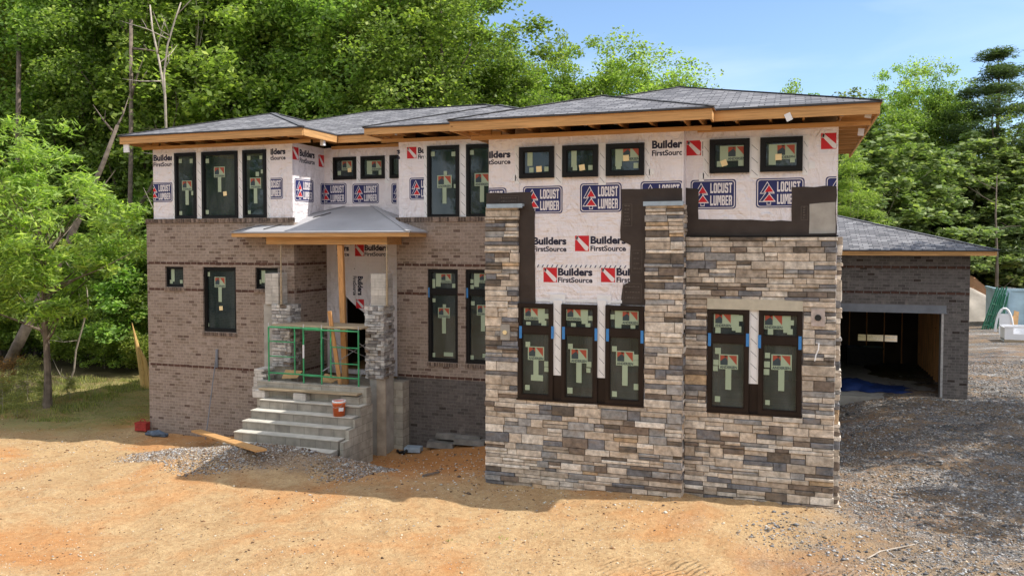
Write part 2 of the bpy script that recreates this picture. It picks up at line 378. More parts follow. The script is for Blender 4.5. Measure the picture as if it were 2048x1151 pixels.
for j in range(Z.shape[0]):
    for i in range(Z.shape[1]):
        if near[j, i] and Y[j, i] < 18: fine[j, i] += .016 * max(0., noise.noise((X[j, i] * 7, Y[j, i] * 7, 9))) ** 1.0
Z = Z + fine
nx, ny = len(xs), len(ys)
me = bpy.data.meshes.new('ground')
vv = np.stack([X.ravel(), Y.ravel(), Z.ravel()], 1)
idx = np.arange(nx * ny).reshape(ny, nx)
ff = np.stack([idx[:-1, :-1].ravel(), idx[:-1, 1:].ravel(), idx[1:, 1:].ravel(), idx[1:, :-1].ravel()], 1)
me.vertices.add(len(vv)); me.vertices.foreach_set('co', vv.ravel()); me.loops.add(ff.size); me.loops.foreach_set('vertex_index', ff.ravel())
me.polygons.add(len(ff)); me.polygons.foreach_set('loop_start', np.arange(0, ff.size, 4)); me.polygons.foreach_set('loop_total', np.full(len(ff), 4))
me.update(calc_edges=True); me.polygons.foreach_set('use_smooth', [True] * len(ff))
gr = bpy.data.objects.new('ground', me); C.objects.link(gr); tag(gr, 'tan dirt, clay and grey gravel building lot', 'ground', kind='structure')
def ground_mat():
    t = NT('site_dirt', .95, .15); p = t.pos(); x, y, z = t.sep(p)
    n1 = t.noise(p, .35, 5, .6, .4); n2 = t.noise(p, 1.7, 6, .65); n3 = t.noise(p, 9, 5, .7)
    sand = t.mix(t.ramp(n2, [(.35, 0.), (.7, 1.)]), (.44, .28, .14), (.54, .38, .205))
    sand = t.mix(t.ramp(n3, [(.36, .55), (.56, 0.)]), sand, (.30, .17, .08)); sand = t.mix(t.ramp(t.noise(p, 24, 4, .7), [(.56, 0.), (.72, .5)]), sand, (.66, .54, .36))
    clay = t.mix(n3, (.40, .15, .045), (.55, .27, .10))
    s1 = t.mix(t.ramp(n1, [(.47, 0.), (.62, .7)]), sand, clay)
    # clay by the recessed wall and the foot of the stone front
    d1 = t.n('VectorMath'); d1.operation = 'DISTANCE'; t.link(t.mapv(p, (1, 1, 0)), d1.inputs[0]); d1.inputs[1].default_value = (-8, 17.5, 0)
    s1 = t.mix(t.math('MULTIPLY', t.step(t.math('ADD', d1.outputs['Value'], t.math('MULTIPLY', n2, 1.6)), 3.6, 1.9), .85), s1, clay)
    # grey gravel: right-hand drive
    e = t.math('ADD', t.math('ADD', x, t.math('MULTIPLY', t.math('SUBTRACT', n1, .5), 9.)), t.math('MULTIPLY', t.math('SUBTRACT', y, 14.), .18))
    e = t.math('ADD', e, t.math('MULTIPLY', t.math('SUBTRACT', n2, .5), 4.))
    gm = t.math('MULTIPLY', t.step(e, -1.6, 2.4), t.math('ADD', .45, t.math('MULTIPLY', t.step(t.math('ADD', y, t.math('MULTIPLY', n2, 2.5)), 13.2, 16.2), .55)))
    # brown rubble mound at the steps
    d2 = t.n('VectorMath'); d2.operation = 'DISTANCE'; t.link(t.mapv(p, (.5, 1, 0)), d2.inputs[0]); d2.inputs[1].default_value = (-5.6, 15.9, 0)
    gm2 = t.step(t.math('ADD', d2.outputs['Value'], t.math('MULTIPLY', n2, 1.3)), 2.0, 1.2)
    vc = t.vor(p, 26, 'Color'); vd = t.vor(p, 26)
    gv = t.mix(1., t.ramp(t.sep(vc)[0], [(0., (.17, .165, .165)), (.45, (.31, .30, .30)), (.8, (.45, .43, .41)), (1., (.62, .59, .55))]), t.ramp(vd, [(.0, 1.1), (.5, .45)]), 'MULTIPLY')
    gv = t.mix(1., gv, t.ramp(t.noise(t.mapv(p, (.35, .9, 1), (1, 4, 0)), 1.3, 5, .65, .8), [(.36, .5), (.5, .95), (.64, 1.75)]), 'MULTIPLY')
    gv = t.mix(t.ramp(t.noise(t.mapv(p, (.5, 1.3, 1), (3, 1, 0)), 1.1, 5, .6, .5), [(.45, 0.), (.6, .9)]), gv, t.mix(n3, (.16, .11, .075), (.36, .26, .17)))
    gb = t.mix(.5, gv, (.30, .20, .12))
    c = t.mix(t.math('MULTIPLY', gm, t.ramp(n3, [(.32, .35), (.5, 1.)])), s1, gv)
    c = t.mix(t.math('MULTIPLY', gm2, .85), c, gb)
    # moss and thin grass on the left behind the wing
    ml = t.math('MULTIPLY', t.step(t.math('ADD', x, t.math('MULTIPLY', n2, 3.)), -16.2, -18.2), t.step(t.math('ADD', y, t.math('MULTIPLY', n2, 1.5)), 17.6, 19.2))
    c = t.mix(t.math('MULTIPLY', ml, t.ramp(n3, [(.3, .15), (.65, .75)])), c, (.13, .19, .055))
    # forest floor
    ff_ = t.math('MAXIMUM', t.step(y, 27.5, 30.), t.step(x, -24.5, -27.))
    ff_ = t.math('MULTIPLY', ff_, t.math('SUBTRACT', 1., t.math('MULTIPLY', t.step(x, 3., 5.), t.step(y, 52., 47.))))
    c = t.mix(ff_, c, t.mix(n3, (.06, .06, .025), (.14, .10, .055)))
    # crumbs of bark and dark soil
    cr = t.vor(t.mapv(p, (1, 1.6, 1)), 7, 'Distance'); crm = t.math('MULTIPLY', t.ramp(cr, [(.04, 1.), (.11, 0.)]), t.ramp(n2, [(.45, 0.), (.62, .7)]))
    c = t.mix(crm, c, (.12, .065, .035))
    t.col(c)
    # tyre cleat marks at lower right
    trk = t.math('SINE', t.math('ADD', t.math('MULTIPLY', x, 52.), t.math('MULTIPLY', y, -34.)))
    tm = t.math('MULTIPLY', t.step(x, -3.0, -2.2), t.math('MULTIPLY', t.step(t.math('ADD', y, t.math('MULTIPLY', x, -.22)), 13.4, 13.1), t.ramp(t.noise(p, 1.1, 2), [(.42, 0.), (.55, 1.)])))
    c = t.mix(1., c, t.ramp(t.noise(p, 60, 4, .75), [(.3, .68), (.7, 1.28)]), 'MULTIPLY'); t.col(c)
    b = t.bump(n2, .8, .10); b = t.bump(t.noise(p, 38, 4, .7), .6, .02, b); b = t.bump(n3, .9, .045, b); b = t.bump(t.math('MULTIPLY', t.math('SUBTRACT', 1., vd), t.math('MAXIMUM', gm, gm2)), .6, .03, b)
    t.bump(t.math('MULTIPLY', trk, tm), .6, .035, b)
    return t.m
me.materials.append(ground_mat())

def surf(x, y):
    """height of the displaced ground sheet"""
    i = np.clip(np.searchsorted(xs, x) - 1, 0, nx - 2); j = np.clip(np.searchsorted(ys, y) - 1, 0, ny - 2)
    tx = (x - xs[i]) / (xs[i + 1] - xs[i]); ty = (y - ys[j]) / (ys[j + 1] - ys[j])
    return Z[j, i] * (1 - tx) * (1 - ty) + Z[j, i + 1] * tx * (1 - ty) + Z[j + 1, i] * (1 - tx) * ty + Z[j + 1, i + 1] * tx * ty

# ------------------------------------------------------------------ house
house = thing('house', 'unfinished two-storey brick and stone house with printed wrap and attached garage', 'house', (-8, 20, 0))
YL, YR, YM, YA, YB, YG = 18.6, 20.2, 19.15, 15.9, 16.27, 25.9
XL0, XL1, XM0, XA0, XAB, XB1 = -17.38, -12.51, -9.77, -6.07, -2.0, .76
TOP = 7.74; TOPM = 7.26

def wall(mb, ax, a0, a1, z0, z1, p, th, op=(), m=0):
    """wall in the plane y=p (ax 0) or x=p (ax 1), thickness th away, with rectangular openings (a0,a1,z0,z1)"""
    A = sorted({a0, a1, *[min(max(o[i], a0), a1) for o in op for i in (0, 1)]}); B = sorted({z0, z1, *[min(max(o[i], z0), z1) for o in op for i in (2, 3)]})
    def pt(a, d, z): return (a, p + d, z) if ax == 0 else (p + d, a, z)
    inside = lambda a, b: any(o[0] < a < o[1] and o[2] < b < o[3] for o in op)
    for i in range(len(A) - 1):
        for j in range(len(B) - 1):
            if inside((A[i] + A[i + 1]) / 2, (B[j] + B[j + 1]) / 2): continue
            for d in (0, th):
                q = [pt(A[i], d, B[j]), pt(A[i + 1], d, B[j]), pt(A[i + 1], d, B[j + 1]), pt(A[i], d, B[j + 1])]
                mb.face(q if d == 0 else q[::-1], m)
    for (b0, b1, c0, c1) in list(op) + [(a0, a1, z0, z1)]:
        b0, b1 = max(b0, a0), min(b1, a1); c0, c1 = max(c0, z0), min(c1, z1)
        for q in ([(b0, c0), (b1, c0)], [(b1, c0), (b1, c1)], [(b1, c1), (b0, c1)], [(b0, c1), (b0, c0)]):
            (p0, q0), (p1, q1) = q; mb.face([pt(p0, 0, q0), pt(p1, 0, q1), pt(p1, th, q1), pt(p0, th, q0)], m)

# window rectangles: (u0,v0,u1,v1) seen on plane y
def rect(u0, v0, u1, v1, y):
    a = at(u0, v0, y=y); b = at(u1, v1, y=y); return (a.x, b.x, b.z, a.z)
LU = [(350, 308, 394, 437), (404, 304, 477, 437), (486, 300, 534, 436)]
LL = [(330, 533, 367, 574), (405, 534, 473, 665), (510, 534, 556, 577)]
RU = [(667, 316, 713, 357), (722, 312, 770, 357), (780, 311, 828, 357)]
MU = [(855, 292, 919, 435), (933, 290, 998, 435)]
ML = [(855, 538, 916, 724), (931, 538, 992, 731)]
AU = [(1040, 297, 1109, 356), (1126, 292, 1197, 353), (1213, 287, 1289, 350)]
BU = [(1420, 281, 1499, 345), (1521, 275, 1605, 342)]
AL = [(1037, 606, 1107, 797), (1124, 607, 1195, 803), (1212, 610, 1287, 812)]
BL = [(1416, 617, 1497, 824), (1518, 619, 1602, 832)]
def rects(l, y): 
    rs = [rect(*w, y) for w in l]; z1 = sum(r[3] for r in rs) / len(rs); z0 = sum(r[2] for r in rs) / len(rs)
    same = max(r[3] - r[2] for r in rs) - min(r[3] - r[2] for r in rs) < .2
    return [(r[0], r[1], z0 if same else r[2], z1) for r in rs]
rLU, rLL, rRU = rects(LU, YL + .05), rects(LL, YL), rects(RU, YR)
rMU, rML, rAU, rBU, rAL, rBL = rects(MU, YM + .05), rects(ML, YM), rects(AU, YA + .1), rects(BU, YB + .1), rects(AL, YA + .07), rects(BL, YB + .07)
rLL[0] = (*rLL[0][:2], rLL[0][2], rLL[1][3]); rLL[2] = (*rLL[2][:2], rLL[0][2], rLL[1][3])

# brick walls
b = MB(); wall(b, 0, XL0, XL1, -.6, 5.72, YL, .25, rLL); b.build('brick_wall', M['brick'], house)
b = MB(); wall(b, 1, YL + .25, YR, -.6, 5.72, XL1 - .25, .25); wall(b, 1, YL + .25, 28, -.6, 5.72, XL0, .25); b.build('brick_wall', M['brick'], house)
b = MB(); wall(b, 0, XM0, XA0 - .0, 1.69, 5.72, YM, .25, rML); wall(b, 1, YM + .25, YR, 1.69, 5.72, XM0, .25); b.build('brick_wall', M['brick'], house)
b = MB(); wall(b, 0, XM0, XA0 - .0, -.6, 1.69, YM, .25); wall(b, 1, YM + .25, YR, -.6, 1.69, XM0, .25); tag(b.build('brick_wall', M['brick_dark'], house), 'dark grey brick below the lowest band of the recessed wall')
# upper wrapped walls
b = MB(); wall(b, 0, XL0 + .22, XL1 - .06, 5.72, TOP + .1, YL + .05, .15, rLU); wall(b, 1, YL + .2, YR, 5.72, TOP + .1, XL1 - .21, .15); wall(b, 1, YL + .2, 28, 5.72, TOP + .1, XL0 + .22, .15)
w_wing = b.build('house_wrap', M['wrap'], house)
door = (at(690, 0, y=YR).x, at(735, 0, y=YR).x, 1.75, at(700, 548, y=YR).z)
b = MB(); wall(b, 0, XL1 - .06, XM0 + .02, 1.5, TOP + .1, YR, .15, rRU[:2] + [(rRU[2][0], XM0 + .01, rRU[2][2], rRU[2][3]), (-11.95, -10.62, 1.62, 3.95)])
w_rec = b.build('house_wrap', M['wrap'], house)
b = MB(); wall(b, 0, XM0 + .05, XA0 + .3, 5.84, TOP + .1, YM + .05, .15, rMU); wall(b, 1, YM + .2, YR, 5.72, TOP + .1, XM0 + .05, .15)
w_mid = b.build('house_wrap', M['wrap'], house)
b = MB(); wall(b, 0, XA0 + .05, XAB - .02, .2, TOPM + .12, YA + .1, .15, rAU + rAL); wall(b, 1, YA + .25, YM + .3, .2, TOPM + .12, XA0 + .05, .15); wall(b, 1, YA + .25, YB + .1, 5.3, TOPM + .12, XAB - .17, .15)
w_a = b.build('house_wrap', M['wrap'], house)
b = MB(); wall(b, 0, XAB - .02, XB1, .2, TOPM + .12, YB + .1, .15, rBU + rBL); wall(b, 1, YB + .25, 23, .2, TOPM + .12, XB1 - .15, .15)
w_b = b.build('house_wrap', M['wrap'], house)
# interior so that the glass has rooms behind it
b = MB()
b.box(XL0 + .3, XL1 - .3, YL + .3, 27.6, 5.05, 5.3); b.box(XL0 + .3, XB1 - .2, 20.5, 27.6, 5.0, 5.25); b.box(XA0 + .3, XB1 - .2, YB + .35, 20.5, 5.0, 5.25)
b.box(XL0 + .3, XB1 - .2, 20.5, 27.6, 1.3, 1.55); b.box(XA0 + .3, XB1 - .2, YB + .35, 20.5, .8, 1.0); b.box(XL0 + .3, XL1 - .3, YL + .3, 20.5, 1.3, 1.55)
b.build('floor_deck', M['osb'], house)
b = MB(); b.box(XL0, XB1, 27.7, 27.9, -.3, 8.1); b.box(XL0 + .3, XB1 - .2, 22.6, 22.75, 1.55, 8.); b.box(-12.7, -12.6, 20.4, 22.6, 1.55, 8.); b.box(XM0 + .05, XM0 + .15, 20.4, 22.6, 1.55, 8.)
b.box(XAB - .1, XAB, YB + .4, 22.6, 1.0, 7.6); b.box(XA0 + .2, XA0 + .3, 19.6, 22.6, 1., 7.6)
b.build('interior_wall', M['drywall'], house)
b = MB()
for x in np.arange(XL0 + .5, XB1, .6): b.box(x, x + .04, 22.5, 22.59, 1.55, 8.)
for x in np.arange(XA0 + .4, XB1 - .3, .81): b.box(x, x + .04, 19.2, 19.29, 1.0, 7.6)
b.build('stud_framing', M['wood_z'], house)

# soldier courses, dark bands
def rowlock(x0, x1, z0, z1, y, name='soldier_course', dep=.03, w=.068):
    b = MB(); x = x0; i = 0; b.box(x0, x1, y - dep + .012, y + .02, z0, z1, 0, (.36, .29, .24))
    while x < x1 - .02:
        k = random.uniform(.75, 1.25); c = (.13 * k, .095 * k, .08 * k) if random.random() < .6 else (.24 * k, .18 * k, .15 * k)
        b.box(x + .012, min(x + w, x1), y - dep, y - dep + .05, z0 + .006, z1 - .006, 0, c); x += w + .008; i += 1
    return b.build(name, M['rowlock'], house)
rowlock(XL0 - .02, XL1 + .02, 5.725, 5.85, YL); rowlock(XM0 - .02, XA0, 5.715, 5.84, YM)
def band(x0, x1, z, y, op=(), ln=.21, h=.062, ax=0, name='dark_brick_band', yy=None):
    b = MB(); x = x0
    while x < x1 - .05:
        e = min(x + ln - .022, x1)
        if not any(o[0] - .02 < (x + e) / 2 < o[1] + .02 and o[2] < z < o[3] for o in op):
            if ax == 0: b.box(x, e, y - .004, y + .02, z - h / 2, z + h / 2)
            else: b.box(y - .02, y + .004, x, e, z - h / 2, z + h / 2)
        x += ln
    return b.build(name, M['band_dark'], house)
for z in (4.615, 3.875, 1.735):
    band(XL0 + .06, XL1, z, YL, rLL, name='dark_brick_band'); band(XM0 + .03, XA0, z, YM, rML)
    band(YL + .1, YR, z, XL1, ax=1)
for (x0, x1, z0, z1) in rLL: rowlock(x0 - .03, x1 + .03, z0 - .115, z0 - .005, YL, 'window_sill', .03, .06)
for (x0, x1, z0, z1) in rML: rowlock(x0 - .03, x1 + .03, z0 - .115, z0 - .005, YM, 'window_sill', .03, .06)

# ledge stone veneer
STC = [((.60, .51, .42), 27), ((.70, .63, .55), 21), ((.52, .44, .36), 14), ((.41, .345, .285), 9), ((.21, .165, .135), 10), ((.15, .125, .105), 6), ((.19, .19, .205), 12), ((.34, .33, .325), 12), ((.53, .38, .24), 3)]
STP = np.array([w for _, w in STC], float); STP /= STP.sum()
def stones(b, a0, a1, z0, z1, pl, op, ax=0, sg=-1, dep=.10, smin=.2, smax=.6, hs=(.07, .09, .11, .13, .16, .20), rag=0.014):
    """rows of split stones; ax 0 faces along y (sg -1 towards the camera), ax 1 faces along x"""
    z = z0
    while z < z1 - .02:
        h = min(random.choice(hs), z1 - z)
        if z1 - z - h < .05: h = z1 - z
        iv = [(a0, a1)]
        for o in op:
            if o[2] < z + h * .5 < o[3]:
                n = []
                for (p, q) in iv:
                    if o[0] > p: n.append((p, min(q, o[0])))
                    if o[1] < q: n.append((max(p, o[1]), q))
                    if o[1] <= p or o[0] >= q: n = n if (o[0] > p or o[1] < q) else n + [(p, q)]
                iv = [t for t in n if t[1] - t[0] > .03]
        for (p, q) in iv:
            x = p
            while x < q - .01:
                w = random.uniform(smin, smax) * (1. if h > .09 else 1.15)
                if q - x - w < smin * .7: w = q - x
                parts = [(z, h)] if h < .13 or random.random() < .55 else [(z, h * .5), (z + h * .5, h * .5)]
                for (zz, hh) in parts:
                    c = STC[rng.choice(len(STC), p=STP)][0]; k = random.uniform(.82, 1.16); c = tuple(u * k for u in c)
                    d = dep + random.uniform(-.022, .022); g = .004
                    e0 = random.uniform(-rag, rag) if x == p else 0; e1 = random.uniform(-rag, rag) if abs(x + w - q) < .001 else 0
                    A0, A1, B0, B1 = x + g + e0, x + w - g + e1, zz + g, zz + hh - g; ins = .009
                    j = lambda: random.uniform(-.007, .007)
                    fr = [(A0 + ins + j(), B0 + ins + j()), (A1 - ins + j(), B0 + ins + j()), (A1 - ins + j(), B1 - ins + j()), (A0 + ins + j(), B1 - ins + j())]
                    bk = [(A0, B0), (A1, B0), (A1, B1), (A0, B1)]; md = d - .012
                    def P3(a, t, zc): return (a, pl + sg * t, zc) if ax == 0 else (pl + sg * t, a, zc)
                    F = [P3(a, d + j() * 1.2, c_) for a, c_ in fr]; Mi = [P3(a, md, c_) for a, c_ in bk]; Bk = [P3(a, 0, c_) for a, c_ in bk]
                    b.face(F, 0, c)
                    for i2 in range(4):
                        i3 = (i2 + 1) % 4; b.face([Mi[i2], Mi[i3], F[i3], F[i2]], 0, c); b.face([Bk[i2], Bk[i3], Mi[i3], Mi[i2]], 0, c)
                x += w
        z += h
zw = at(1150, 803, y=YA).z - .03
xp1, xp2 = at(1036, 600, y=YA).x, at(1289, 600, y=YA).x
b = MB(); stones(b, XA0, XAB, -.02, 5.93, YA + .1, [(xp1, xp2, zw, 9)])
b.box(XA0 + .02, xp1 - .02, YA + .03, YA + .098, -.2, 5.9, 1, (.1, .085, .07)); b.box(xp2 + .02, XAB - .02, YA + .03, YA + .098, -.2, 5.9, 1, (.1, .085, .07)); b.box(xp1 - .02, xp2 + .02, YA + .03, YA + .098, -.2, zw - .02, 1, (.1, .085, .07))
stones(b, YA + .1, YB + .1, -.02, 5.93, XAB - .1, [], 1, 1, .1, .15, .3)
b.build('stone_veneer', [M['stone'], M['mortar_dark']], house)
bx0, bx1 = rBL[0][0] - .01, rBL[1][1] + .01; bz0, bz1 = rBL[0][2] - .03, at(1500, 598, y=YB).z; zt = 5.30
b = MB(); stones(b, XAB, XB1, -.0, zt, YB + .1, [(bx0, bx1, bz0, bz1)])
b.box(XAB, bx0 - .02, YB + .03, YB + .098, -.2, zt - .02, 1, (.1, .085, .07)); b.box(bx1 + .02, XB1 - .02, YB + .03, YB + .098, -.2, zt - .02, 1, (.1, .085, .07))
b.box(bx0 - .02, bx1 + .02, YB + .03, YB + .098, -.2, bz0 - .02, 1, (.1, .085, .07)); b.box(bx0 - .02, bx1 + .02, YB + .03, YB + .098, bz1 + .02, zt - .02, 1, (.1, .085, .07))
stones(b, YB + .1, 25.9, .2, zt, XB1 - .1 + .098, [], 1, 1, .1)
b.build('stone_veneer', [M['stone'], M['mortar_dark']], house)
# lintel over the pair of windows, pillar cap flashings, window ledger
b = MB(); b.box(bx0, bx1, YB - .005, YB + .06, rBL[0][3] + .0, bz1); b.build('lintel', plain('tan_lintel', (.50, .46, .37), .8, .1), house)
for (a0, a1) in ((XA0 + .05, at(1046, 405, y=YA).x), (xp2 - .03, XAB + .0)):
    b = MB(); b.box(a0, a1, YA - .045, YA + .09, 5.935, 5.985); b.box(a0, a1, YA - .05, YA - .044, 5.90, 5.985); b.build('pillar_cap', M['capblue'], house)
b = MB(); b.box(rAL[0][0] - .02, rAL[2][1] + .02, YA - .015, YA + .05, zw + .002, zw + .035); b.build('window_ledge', M['bronze'], house)
b = MB(); b.box(bx0, bx1, YB - .015, YB + .05, bz0, bz0 + .03); b.build('window_ledge', M['bronze'], house)
b = MB(); b.box(XAB + .08, XB1 + .02, YB - .02, YB + .075, zt + .005, zt + .03); b.build('drip_edge', M['black'], house)

# brown flashing membrane sheets (ragged edges)
def sheet(poly, y, name, mat, parent=house, th=.006, jit=.012):
    """poly in photo pixels, on the plane y; edges roughened"""
    pts = []
    for i in range(len(poly)):
        a = at(*poly[i], y=y); c = at(*poly[(i + 1) % len(poly)], y=y); n = max(1, int((c - a).length / .18))
        for k in range(n):
            p = a.lerp(c, k / n); j = jit if k else 0; pts.append((p.x + random.uniform(-j, j), p.z + random.uniform(-j, j)))
    b = MB(); F = [(x, y, z) for x, z in pts]; Bk = [(x, y + th, z) for x, z in pts]
    b.face(F); b.face(Bk[::-1])
    for i in range(len(F)): j = (i + 1) % len(F); b.face([F[i], F[j], Bk[j], Bk[i]])
    return b.build(name, mat, parent)
yA1, yB1 = YA + .088, YB + .088
m1 = sheet([(973, 386), (1062, 384), (1064, 410), (1070, 424), (1071, 607), (1030, 607), (973, 607)], yA1, 'flashing_membrane', M['membrane'])
m2 = sheet([(1242, 378), (1364, 376), (1364, 610), (1241, 611), (1243, 590), (1246, 570), (1260, 563), (1261, 490), (1241, 480)], yA1, 'flashing_membrane', M['membrane'])
m3 = sheet([(1362, 374), (1400, 378), (1397, 380), (1397, 438), (1583, 442), (1583, 374), (1673, 372), (1673, 474), (1362, 474)], yB1, 'flashing_membrane', M['membrane'])
sheet([(1619, 408), (1671, 404), (1671, 466), (1618, 467)], yB1 - .012, 'mortar_patch', M['concrete'])
# membrane between the stone front windows
for (r0, r1) in ((rAL[0], rAL[1]), (rAL[1], rAL[2]), (rBL[0], rBL[1])):
    b = MB(); yy = YA if r0 in rAL else YB; b.box(r0[1] - .01, r1[0] + .01, yy + .05, yy + .1, r0[2] - .02, r0[3] + .0); b.build('mullion_cover', M['bronze'], house)
def marks(u0, v0, u1, v1, y, parent, n):
    b = MB(); a = at(u0, v0, y=y); c = at(u1, v1, y=y)
    for (p, q, r, s_) in ((a.x, c.x, a.z - .008, a.z), (a.x, c.x, c.z, c.z + .008), (a.x, a.x + .008, c.z, a.z), (c.x - .008, c.x, c.z, a.z)): b.box(p, q, y - .003, y, r, s_)
    for i in range(n):
        zz = c.z + (a.z - c.z) * (i + .7) / (n + .4); x0 = a.x + .04
        while x0 < c.x - .06:
            w = random.uniform(.015, .05); b.box(x0, x0 + w, y - .003, y, zz, zz + random.uniform(.01, .03)); x0 += w + .014
    b.build('printed_panel', M['panelmark'], parent)
marks(998, 392, 1038, 408, yA1 - .001, m1, 2); marks(1245, 408, 1264, 452, yA1 - .001, m2, 6); marks(1263, 500, 1284, 545, yA1 - .001, m2, 4); marks(1246, 566, 1283, 604, yA1 - .001, m2, 3); marks(1602, 412, 1616, 440, yB1 - .001, m3, 5)

# ------------------------------------------------------------------ writing
_tc = {}
def text_polys(s, bold=0.0):
    k = (s, bold)
    if k in _tc: return _tc[k]
    cu = bpy.data.curves.new('t', 'FONT'); cu.body = s; cu.size = 1; cu.offset = bold; cu.resolution_u = 3
    o = bpy.data.objects.new('t', cu); C.objects.link(o); bpy.context.view_layer.update()
    dg = bpy.context.evaluated_depsgraph_get(); me = bpy.data.meshes.new_from_object(o.evaluated_get(dg))
    ps = [[(me.vertices[i].co.x, me.vertices[i].co.y) for i in p.vertices] for p in me.polygons]
    bpy.data.objects.remove(o); bpy.data.meshes.remove(me); bpy.data.curves.remove(cu)
    a = np.array([q for p in ps for q in p]); lo, hi = a.min(0), a.max(0)
    ps = [[((x - lo[0]) / (hi[0] - lo[0]), (y - lo[1]) / (hi[1] - lo[1])) for x, y in p] for p in ps]
    _tc[k] = ps; return ps
def fit(ps, x0, x1, y0, y1): return [[(x0 + (x1 - x0) * x, y0 + (y1 - y0) * y) for x, y in p] for p in ps]
def rr(x0, x1, y0, y1, r, asp=1.4):
    out = []
    for cx, cy, a0 in ((x1 - r / asp, y1 - r, 0), (x0 + r / asp, y1 - r, 90), (x0 + r / asp, y0 + r, 180), (x1 - r / asp, y0 + r, 270)):
        for k in range(4): t = R(a0 + 30 * k); out.append((cx + r / asp * math.cos(t), cy + r * math.sin(t)))
    return out
BLK = {'L': [(0, 0, .38, 1), (0, 0, 1, .2)], 'O': [(0, .1, .36, .9), (.64, .1, 1, .9), (.1, .82, .9, 1), (.1, 0, .9, .18)], 'C': [(0, .1, .36, .9), (.1, .82, .9, 1), (.1, 0, .9, .18), (.64, .62, 1, .9), (.64, .1, 1, .38)],
 'U': [(0, .1, .36, 1), (.64, .1, 1, 1), (.1, 0, .9, .18)], 'S': [(.1, .82, .9, 1), (0, .55, .36, .9), (.08, .42, .92, .58), (.64, .1, 1, .45), (.1, 0, .9, .18), (0, .1, .36, .3), (.64, .7, 1, .9)], 'T': [(0, .82, 1, 1), (.32, 0, .68, 1)],
 'M': [(0, 0, .26, 1), (.74, 0, 1, 1), [(.2, 1), (.42, .28), (.58, .28), (.40, 1)], [(.8, 1), (.60, 1), (.42, .28), (.58, .28)]], 'B': [(0, 0, .36, 1), (.1, .84, .85, 1), (.1, .43, .85, .58), (.1, 0, .85, .16), (.64, .52, .95, .9), (.66, .1, 1, .48)],
 'E': [(0, 0, .38, 1), (0, .82, 1, 1), (0, .42, .85, .58), (0, 0, 1, .18)], 'R': [(0, 0, .36, 1), (.1, .84, .85, 1), (.1, .42, .85, .56), (.64, .5, .98, .9), (.62, 0, .98, .46)]}
def block_word(w, x0, x1, y0, y1, lay, mi):
    out = []; wd = [1.25 if c == 'M' else .85 if c in 'LE' else 1. for c in w]; tot = sum(wd) + .14 * (len(w) - 1); x = 0
    for c, k in zip(w, wd):
        for i, q in enumerate(BLK[c]):
            p = [(q[0], q[1]), (q[2], q[1]), (q[2], q[3]), (q[0], q[3])] if isinstance(q, tuple) else q
            out.append((lay + .12 * i, mi, [[(x0 + (x1 - x0) * (x + k * a) / tot, y0 + (y1 - y0) * b) for a, b in p]]))
        x += k + .14
    return out
def locust():
    d = [(0, 0, [rr(0, 1, 0, 1, .10)]), (1, 1, [rr(.025, .975, .035, .965, .09)]), (2, 0, [rr(.043, .957, .06, .94, .08)])]
    tri = lambda cx, b_, t_, w: [(cx - w, b_), (cx + w, b_), (cx, t_)]
    d += [(3, 1, [tri(.235, .48, .90, .155)]), (4, 0, [tri(.235, .505, .855, .132)]), (5, 1, [tri(.27, .52, .80, .115)]), (6, 2, [tri(.27, .54, .765, .09)])]
    d += [(3, 1, [[(.225, .10), (.315, .10), (.315, .26), (.225, .26)]]), (4, 0, [[(.238, .125), (.302, .125), (.302, .26), (.238, .26)]])]
    d += [(5, 1, [tri(.235, .20, .60, .175)]), (6, 0, [tri(.235, .225, .56, .152)]), (7, 1, [tri(.275, .215, .49, .135)]), (8, 2, [tri(.275, .235, .455, .11)])]
    d += block_word('LOCUST', .44, .915, .54, .88, 3, 1) + block_word('LUMBER', .44, .915, .12, .46, 3, 1)
    return d, [M['navy'], M['wht'], M['red']]
def builders_text(): return [(0, 0, fit(text_polys('Builders', .045), 0, 1, .47, 1)), (0, 0, fit(text_polys('FirstSource', .03), 0, 1, 0, .37))], [M['txt']]
def builders_mark():
    return [(0, 0, [[(0, 0), (1, 0), (1, 1), (0, 1)]]), (1, 1, [[(.04, .82), (.16, .98), (.98, .26), (.90, 0.02), (.74, .06)], [(.02, .70), (.20, .76), (.22, .98), (.14, .99)]])], [M['red'], M['wht']]
def clip(poly, lim):
    for ax, s, v in lim:
        out = []
        for i in range(len(poly)):
            a, b_ = poly[i], poly[(i + 1) % len(poly)]; da, db = s * (a[ax] - v), s * (b_[ax] - v)
            if da >= 0: out.append(a)
            if da * db < 0: t = da / (da - db); out.append((a[0] + (b_[0] - a[0]) * t, a[1] + (b_[1] - a[1]) * t))
        poly = out
        if len(poly) < 3: return []
    return poly
def stamp(design, name, parent, box, plane, ax=0, sg=-1, lim=(), rot=False, lift=.0007):
    """print a flat design on a wall plane; box = a0,a1,z0,z1 in metres"""
    layers, mats = design; b = MB(); a0, a1, z0, z1 = box
    for lay, mi, polys in layers:
        for p in polys:
            if rot: q = [(a0 + (a1 - a0) * y, z1 - (z1 - z0) * x) for x, y in p]
            else: q = [(a0 + (a1 - a0) * x, z0 + (z1 - z0) * y) for x, y in p]
            q = clip(q, lim)
            if len(q) < 3: continue
            d = plane + sg * (.002 + lift * lay)
            b.face([(a, d, z) for a, z in q] if ax == 0 else [(d, a, z) for a, z in q], mi)
    if b.f: return b.build(name, mats, parent)
LOC, BTX, BMK = locust(), builders_text(), builders_mark()
def px(u0, v0, u1, v1, y):
    a = at(u0, (v0 + v1) / 2, y=y).x; c = at(u1, (v0 + v1) / 2, y=y).x; um = (u0 + u1) / 2
    return (a, c, at(um, v1, y=y).z, at(um, v0, y=y).z)
